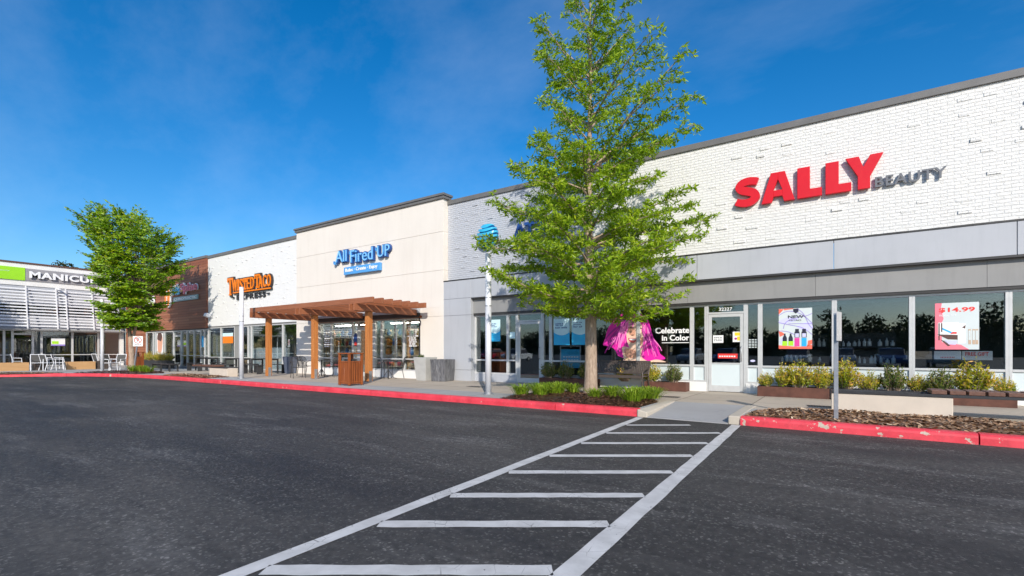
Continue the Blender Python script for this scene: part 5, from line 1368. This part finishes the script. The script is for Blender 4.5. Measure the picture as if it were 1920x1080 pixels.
# ================================================================== PLANTS
def leaf(mb, p, d, L, W, tint, up=Vector((0,0,1))):
    s = d.cross(up)
    if s.length < 1e-3: s = Vector((1,0,0))
    s.normalize(); nrm = s.cross(d).normalized(); m = p+d*L*.5-nrm*W*.15
    mb.add([p, m-s*W/2, p+d*L, m+s*W/2], [(0,1,2,3)], 0, max(0, min(1, tint)))
def rv(r): 
    v = Vector((r.gauss(0,1), r.gauss(0,1), r.gauss(0,1))); return v.normalized()
def interp(tab, z):
    if z <= tab[0][0]: return tab[0][1]
    for (a, b), (c, d) in zip(tab, tab[1:]):
        if a <= z <= c: return b+(d-b)*(z-a)/(c-a)
    return tab[-1][1]
RIGHT = Vector((CA, SA, 0)); AWAY = Vector((-SA, CA, 0))
def big_tree():
    r = random.Random(21); bx, by = -5.27, 11.28
    t = thing('street_tree', 'tall conical oak with a bare straight trunk in the bed beside the ramp', 'tree', (bx, by, PZ), group='street trees along the shops')
    ctr = lambda z: Vector((bx+.04*math.sin(z*.9), by+.04*math.cos(z*1.1), z))
    zs = [PZ-.05,.25,.45,.8,1.3,2,3,4,5,6,7,8,9,10,11.2]; rs = [.215,.19,.17,.158,.15,.138,.118,.10,.085,.07,.056,.042,.03,.018,.008]
    a = MB(); a.tube([ctr(z) for z in zs], rs, 12); a.build('trunk', M['bark'], t, smooth=True)
    lf = [(1.7,1.0),(2.1,1.75),(2.6,2.2),(3.1,2.95),(3.5,3.15),(4.2,2.75),(4.8,2.75),(5.3,2.4),(6.1,1.75),(6.5,2.5),(6.9,2.25),(7.4,1.35),(8.0,1.45),(8.8,1.35),(9.3,1.75),(9.9,.8),(10.6,.5),(11.3,.1)]
    rt = [(1.7,.9),(2.1,1.6),(2.6,2.25),(3.1,2.4),(3.6,2.75),(4.2,3.4),(4.8,2.75),(5.3,3.0),(6.1,2.45),(6.9,2.6),(7.3,2.75),(8.2,2.75),(8.7,1.4),(9.3,1.25),(9.9,1.5),(10.6,.7),(11.3,.1)]
    wood, lv = MB(), MB()
    def cluster(p, n, sp, hang=0.0, tb=0.0):
        for _ in range(n):
            d = rv(r); d.z = d.z*.75+.05-hang; d.normalize()
            leaf(lv, p+rv(r)*sp*r.random(), d, r.uniform(.07,.17), r.uniform(.025,.052), r.gauss(.52+tb,.22), rv(r))
    nb = 110
    for i in range(nb):
        zt = 2.28+(11.1-2.28)*((i+.5)/nb)**1.15
        th = i*2.39996+r.uniform(-.3,.3)
        c = math.cos(th); Lr = interp(rt, zt) if c > 0 else interp(lf, zt); Lm = (interp(rt, zt)+interp(lf, zt))/2*.92
        L = (abs(c)*Lr+(1-abs(c))*Lm)*r.choice((.6,.82,.92,.97,1.0))
        L = max(.25, L*1.02)
        d = RIGHT*math.cos(th)+AWAY*math.sin(th)
        el = interp([(2,.06),(3.2,.16),(5,.36),(7,.50),(9,.75),(11,1.3)], zt)*r.uniform(.75,1.25)
        rise = L*el; z0 = max(2.15+.1*r.random(), zt-rise); rise = zt-z0
        sag = -.10*L if zt < 3.4 else .04*L
        seg = 7; pts = []; j = rv(r)*.05
        side = d.cross(Vector((0,0,1))); bend = r.uniform(-.12,.12)*L
        for k in range(seg+1):
            s_ = k/seg
            pts.append(ctr(z0)+d*L*s_+side*bend*s_*s_+Vector((0,0,rise*s_+sag*math.sin(s_*math.pi)+r.uniform(-.03,.03))))
        r0 = max(.010, min(.035, .012*L+.006))
        wood.tube(pts, [r0*(1-.8*k/seg) for k in range(seg+1)], 5, cap=False)
        nt_ = max(5, int(L*9.5))
        tb = r.uniform(-.14,.12); dn = r.choice((.6,.85,1.0,1.2))*(.85 if zt > 6 else 1.2)
        for k in range(nt_):
            s_ = .16+.84*(k+r.random()*.8)/nt_
            q = s_*seg; i0 = min(int(q), seg-1); p = pts[i0].lerp(pts[i0+1], q-i0)
            tl = (.28+.42*(1-s_))*r.uniform(.6,1.25)*min(1, .45+L*.3)
            an = r.choice((-1,1))*r.uniform(.55,1.25)
            td = (d*math.cos(an)+side*math.sin(an)+Vector((0,0,r.uniform(-.15,.45)))).normalized()
            e = p+td*tl
            wood.tube([p, p+td*tl*.5+Vector((0,0,.02)), e], [.005,.004,.002], 3, cap=False)
            for m_ in range(max(2, int(tl/.12))):
                f_ = (m_+.6)/max(2, int(tl/.12)); cluster(p.lerp(e, f_), int(r.randint(6,10)*dn+.5), .085, 0, tb)
            cluster(e, 10, .06, .1, tb+.06)
        cluster(pts[-1], 9, .06, 0, tb+.08)
    wood.build('branches', M['bark'], t, recalc=False)
    lv.build('crown', M['oak_leaf'], t, recalc=False, tint=True)
def small_tree(bx, by, lab, seed=5, sc=1.0, zs=.94, cats='street trees along the shops'):
    r = random.Random(seed)
    t = thing('street_tree', lab, 'tree', (bx, by, PZ), group=cats)
    P = lambda x, y, z: Vector((bx, by, PZ))+(RIGHT*x*sc+AWAY*y*sc+Vector((0,0,z*zs)))
    a = MB(); a.tube([P(0,0,-.1),P(.0,0,.3),P(-.02,0,1.0),P(-.06,0,1.7),P(-.18,0,2.6)], [.20*sc,.16*sc,.135*sc,.12*sc,.07*sc], 10)
    a.tube([P(-.03,0,1.5),P(.10,.02,2.2),P(.22,.05,3.0)], [.09*sc,.075*sc,.06*sc], 8)
    a.build('trunk', M['bark'], t, smooth=True)
    wood, lv = MB(), MB()
    # silhouette seen from the street: half widths left and right of the trunk against height
    lf = [(2.3,.3),(2.6,.8),(3.3,1.1),(4.2,1.3),(5.0,1.45),(6.0,1.5),(6.9,1.65),(7.7,1.95),(8.6,2.15),(9.1,2.1),(9.4,1.1)]
    rt = [(2.3,.3),(2.6,.8),(3.3,1.05),(4.2,1.3),(5.0,1.75),(5.8,2.4),(6.4,2.6),(7.2,2.2),(7.9,1.9),(8.5,1.5),(9.0,.6),(9.4,-.4)]
    starts = [P(-.18,0,2.6), P(.22,.05,3.0)]
    for i in range(185):
        z = 2.35+7.0*((i+.5)/185)
        lo, hi = -interp(lf, z), interp(rt, z); mid_, half = (lo+hi)/2, (hi-lo)/2
        g = (i*.618034+r.uniform(-.05,.05)) % 1.0; x = lo+.15+(hi-lo-.3)*g; c = x
        y = r.choice((-1,1))*r.uniform(.1,1)**.6*1.9*math.sqrt(max(.12, 1-((x-mid_)/max(half,.1))**2))*min(1, .35+half/2.2)
        e = P(x, y, z+r.uniform(-.12,.12))
        s_ = min(starts, key=lambda q: (q-e).length); rise = e.z-s_.z
        s2 = Vector((lerp(s_.x, e.x, .12), lerp(s_.y, e.y, .12), s_.z+max(0, rise)*.45)) if rise > .8 else s_
        if rise > .8: wood.tube([s_, s2], [.026,.018], 4, cap=False)
        mid = s2.lerp(e, .55)+Vector((0,0,.12)); wood.tube([s2, mid, e], [.018,.011,.005], 4, cap=False)
        d = (e-s2); d.z *= .25; d = d.normalized() if d.length > 1e-3 else Vector((1,0,0)); side = d.cross(Vector((0,0,1))).normalized()
        tb = r.uniform(-.15,.15)+(.05 if c > .2 else 0)
        for k in range(19):
            an = r.uniform(-1.9,1.9); td = (d*math.cos(an)+side*math.sin(an)+Vector((0,0,r.uniform(-.12,.20)))).normalized(); tl = r.uniform(.3,.75)*sc
            b0 = e.lerp(mid, r.random()*.8)
            wood.tube([b0, b0+td*tl], [.006,.003], 3, cap=False)
            for m_ in range(11):
                p = b0+td*tl*(m_+.5)/11; q = (td*.5+side*r.uniform(-1,1)+Vector((0,0,r.uniform(-.3,.12)))).normalized()
                leaf(lv, p+rv(r)*.04, q, r.uniform(.12,.20)*sc, r.uniform(.07,.11)*sc, r.gauss(.5+tb,.19), (Vector((.5+r.uniform(-.8,.8), -.6+r.uniform(-.8,.8), .8)).normalized()))
    wood.build('branches', M['bark'], t, recalc=False)
    lv.build('crown', M['elm_leaf'], t, recalc=False, tint=True)
    return t
big_tree()
small_tree(-31.65, 10.05, 'smaller vase shaped leafy tree with a forked trunk beside the no parking sign')
# tree outside the left edge whose shade falls on the wing
small_tree(-42.5, 2.6, 'leafy tree on the left forecourt outside the view, shading the wing', 9, .62, .80)
# shrubs
def shrub(m, seed, h, w_, n, name='shrub'):
    r = random.Random(seed); lv = MB(); st = MB()
    for i in range(n):
        a = r.uniform(0, 6.28); q = math.sqrt(r.random())*w_/2
        b = Vector((q*.35*math.cos(a), q*.35*math.sin(a), 0)); e = Vector((q*math.cos(a), q*math.sin(a)*.8, h*(1-.55*(2*q/w_)**2)*r.uniform(.6,1.08)))
        st.tube([b, b.lerp(e, .5)+Vector((0,0,.02)), e], [.005,.004,.002], 3, cap=False)
        tb = r.gauss(0,.18)
        for k in range(15):
            f_ = .28+.74*k/14; p = b.lerp(e, f_); d = (rv(r)*.8+Vector((0,0,.55))).normalized()
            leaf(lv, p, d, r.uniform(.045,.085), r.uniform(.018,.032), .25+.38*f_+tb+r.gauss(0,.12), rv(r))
    t = thing(name, 'x', 'shrub', (0,0,0))
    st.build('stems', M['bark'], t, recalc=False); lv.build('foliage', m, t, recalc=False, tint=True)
    return t
gsh = 'shrubs in the rusty planters'
ysh = [shrub(M['shrub_leaf'], s_, .58, .62, 100) for s_ in (1,2,3)]; gsb = [shrub(M['green_shrub_leaf'], s_, .60, .66, 95) for s_ in (4,5)]
used = set()
def place(protos, i, x, y, z, rz, sc, lab, grp):
    p = protos[i % len(protos)]
    if p.name not in used: used.add(p.name); o = p; o.location = (x,y,z); o.rotation_euler = (0,0,rz); o.scale = (sc,)*3
    else: o = dup(p, (x,y,z), rz, None, sc)
    o['label'] = lab; o['group'] = grp
zs_ = PZ+.22
names = [('low yellow shrub, first to the right of the shop door', -1.55,.66), ('orange tipped shrub, second to the right of the shop door', -1.15,1.0), ('full yellow green shrub, third to the right of the shop door', -.80,1.18), ('bright yellow shrub, fourth right of the door, just left of the sign post', -.36,.98),
    ('tall yellow green shrub immediately right of the bare sign post', .12,1.22), ('yellow shrub above the middle of the concrete bench base', .55,.80), ('dark stemmed shrub above the right half of the concrete bench base', .98,1.05), ('small shrub under the left edge of the price poster', 1.42,.72),
    ('green shrub directly under the price poster', 1.78,.95), ('tall yellow shrub under the FREE GIFT board', 2.30,1.25), ('small yellow shrub at the right end of the planter row', 2.76,.70)]
for i, (lab, x, sc) in enumerate(names):
    P_ = gsb if ('green shrub directly' in lab or 'dark stemmed' in lab) else ysh
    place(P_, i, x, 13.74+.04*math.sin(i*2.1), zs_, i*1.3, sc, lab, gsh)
for i, (lab, x, sc, P_) in enumerate((('golden shrub right beside the arm of the brown bench', -4.55,.98, ysh), ('bushy green shrub left of the white wall stub by the shop door', -3.92,.95, gsb), ('sprig of yellow shrub rising behind the back of the brown bench', -5.35,1.1, ysh),
        ('shaded green shrub behind the trunk, nearest the phone shop door', -8.0,.95, gsb), ('shaded green shrub left of the trunk under the blue standing poster', -7.35,1.0, gsb), ('shaded green shrub hidden beside the trunk', -6.65,.98, gsb))):
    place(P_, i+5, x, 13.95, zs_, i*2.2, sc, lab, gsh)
hd_ = [('yellow clipped hedge plant at the left end of the clinic trough', -38.7), ('yellow clipped hedge plant, second from left in the clinic trough', -37.65), ('yellow clipped hedge plant, third from left in the clinic trough', -36.6), ('olive hedge plant at the shaded right end of the clinic trough', -35.5)]
hp = [shrub(M['shrub_leaf'], 11, .62, 1.15, 130)]
for i, (lab, x) in enumerate(hd_): place(hp, 0, x, 13.1, PZ+.45, i*1.9, 1.0, lab, 'hedge plants in the clinic trough')
pp = shrub(M['green_shrub_leaf'], 31, .17, .22, 14); pp.location = (-13.28,13.36,.965); pp['label'] = 'tiny green sprig in the tall pale grey pot'
# ornamental grass clumps
def tuft(seed, h, n, w_):
    r = random.Random(seed); lv = MB()
    for i in range(n):
        a = r.uniform(0, 6.28); b = Vector((math.cos(a), math.sin(a), 0))*w_*.3*r.random(); o = Vector((math.cos(a+r.uniform(-.5,.5)), math.sin(a), 0)); L = h*r.uniform(.6,1.15); sp = r.uniform(.15,.75)*w_*.75
        side = Vector((-o.y, o.x, 0)).normalized()*r.uniform(.005,.010); p0 = b; p1 = b+o*sp*.35+Vector((0,0,L*.62)); p2 = b+o*sp*.8+Vector((0,0,L*.92)); p3 = b+o*sp*1.25+Vector((0,0,L*r.uniform(.6,.95)))
        lv.add([p0-side,p0+side,p1+side*1.1,p1-side*1.1,p2+side*.7,p2-side*.7,p3], [(0,1,2,3),(3,2,4,5),(5,4,6)], 0, max(0, min(1, r.gauss(.55,.2))))
    return tag(lv.build('grass_clump', M['grass_leaf'], recalc=False, tint=True), 'x', 'plant')
tf = [tuft(s_, .25, 170, .58) for s_ in (1,2,3)]
spots = [(-6.55,10.05,'leafy green grass clump at the left front corner of the tree bed',1.0), (-6.35,10.6,'green grass clump behind the left front clump in the tree bed',1.05), (-6.05,10.15,'green grass clump at front, second from left in the tree bed',1.0), (-5.95,10.75,'green grass clump in the middle of the left cluster in the tree bed',1.1), (-6.2,11.25,'green grass clump at the back left of the tree bed',1.0), (-5.75,11.3,'green grass clump just left of the oak trunk',.9),
    (-4.75,10.45,'small grass clump just right of the oak trunk',.8), (-4.45,10.75,'grass clump, second right of the oak trunk',1.0), (-3.75,10.15,'large spiky grass clump at the right front of the tree bed',1.15), (-3.72,10.75,'grass clump behind the large spiky clump',1.05), (-3.55,11.0,'grass clump at the right end of the tree bed by the ramp',.95)]
for i, (x, y, lab, sc) in enumerate(spots): place(tf, i, x, y, PZ+.05, i*1.1, sc*1.05, lab, 'grass clumps around the oak')
gc = [tuft(s_, .34, 150, .75) for s_ in (7,8)]
for i, (x, y, lab) in enumerate(((-30.6,9.75,'bright green clump beside the leaning no parking post'), (-29.9,9.9,'bright green clump in the middle of the small tree bed'), (-29.2,9.95,'bright green clump at the right of the small tree bed'))):
    place(gc, i, x, y, PZ+.05, i*2.0, .95, lab, 'green clumps in the small tree bed')
# trees beyond the roofs and the woods across the parking lot (seen mirrored in the windows)
def far_crown(mb, c, R_, n, r, leafs=.55):
    for _ in range(n):
        v = rv(r)*(r.random()**.33); p = Vector(c)+Vector((v.x*R_[0], v.y*R_[1], v.z*R_[2])); d = rv(r)
        leaf(mb, p, d, leafs*r.uniform(.6,1.5), leafs*.6, r.random(), rv(r))
for x, y, h, lab in ((-72,17.5,12.6,'dark tree top showing over the white wing roof, left of a pair'), (-73.5,20.6,13.2,'dark tree top over the white wing roof, right of a pair beside the leafy tree'), (-90,30,14.5,'distant dark tree mostly hidden behind the wing')):
    r = random.Random(int(h*10)); t = thing('background_tree', lab, 'tree', (x,y,0), group='trees behind the left wing')
    a = MB(); a.tube([(x,y,0),(x,y,h*.7)], [.3,.08], 8); a.build('trunk', M['bark'], t)
    m_ = MB()
    for k in range(12):
        an = r.uniform(0,6.28); q = r.uniform(0,1.6); zz = h*r.uniform(.5,.92); far_crown(m_, (x+q*math.cos(an), y+q*math.sin(an), zz), (1.1,1.1,.9), 150, r, .30)
    m_.build('crown', M['far_leaf'], t, recalc=False, tint=True)
r = random.Random(4); m_ = MB()
for i in range(150):
    x = -190+330*i/150+r.uniform(-2,2); y = -105+r.uniform(-8,8); h = r.uniform(5.5,8.5)*(1.3 if r.random() < .12 else 1)
    h *= .75+.6*noise.noise((x*.03, 0, 0))+.25; far_crown(m_, (x,y,h*.55), (3.4,3.4,h*.46), 260, r, .95); far_crown(m_, (x+r.uniform(-2,2),y,h*.9), (2.0,2.0,h*.12), 70, r, .6)
    m_.add([(x-3,y-1,0),(x+3,y-1,0),(x+3,y-1,h*.62),(x-3,y-1,h*.62)], [(0,1,2,3)], 0, .1)
tag(m_.build('distant_woods', M['far_leaf'], recalc=False, tint=True), kind='stuff')

# cars parked across the lot (mirrored in the shop windows)
def car(mt):
    t = thing('parked_car', 'x', 'car', (0,0,0), 0, 'cars parked across the lot')
    fn = lambda u, v, w_: (u, w_, v)
    a = MB(); a.prism([(-2.2,.32),(2.15,.32),(2.25,.55),(2.2,.75),(1.25,.92),(-1.6,.98),(-2.2,.92),(-2.28,.6)], fn, -.88, .88); a.build('body', mt, t, bevel=.07, seg=3)
    a = MB(); a.prism([(-1.55,.96),(1.2,.91),(.45,1.40),(-.95,1.44)], fn, -.76, .76); a.build('cabin_glass', M['ink'], t, bevel=.05, seg=2)
    a = MB(); a.prism([(-.98,1.43),(.48,1.39),(.40,1.46),(-.85,1.49)], fn, -.74, .74); a.build('roof', mt, t, bevel=.03, seg=2)
    for x in (-1.4, 1.4):
        for s_ in (-1, 1):
            a = MB(); a.tube([(x,s_*.72,.32),(x,s_*.90,.32)], .32, 18); w_ = a.build('wheel', M['black'], t, bevel=.03)
            a = MB(); a.tube([(x,s_*.90,.32),(x,s_*.915,.32)], .19, 14); a.build('rim', M['steel'], w_)
    for s_ in (-1, 1):
        a = MB(); a.box(2.17,2.24,s_*.66-.14,s_*.66+.14,.60,.72); a.build('headlight', M['white_sign'], t)
    return t
cp = [mat('car_paint_'+n, c, .25, .02) for n, c in (('red', (.45,.01,.02)), ('white', (.75,.75,.75)), ('silver', (.42,.43,.45)), ('blue', (.03,.07,.22)))]
cars = {}
for x, y, k, rz, lab in ((-34,-17,0,90,'red parked car mirrored in the phone shop window'), (-30.8,-17.5,1,90,'white parked car beside the red one, mirrored in the phone shop'), (-12,-20,2,88,'silver parked car mirrored in the slogan window'), (-8.8,-20,3,90,'dark blue parked car mirrored in the slogan window'), (-3,-20.5,1,92,'white parked car mirrored in the glass shop door'), (.2,-20.5,2,90,'silver parked car mirrored under the lacquer poster'), (6.6,-20,2,90,'silver parked car mirrored under the price poster'), (3.4,-20,3,90,'dark blue parked car mirrored beside the sign post')):
    if k not in cars: cars[k] = o = car(cp[k])
    else: o = dup(cars[k])
    o.location = (x,y,0); o.rotation_euler = (0,0,R(rz)); o['label'] = lab
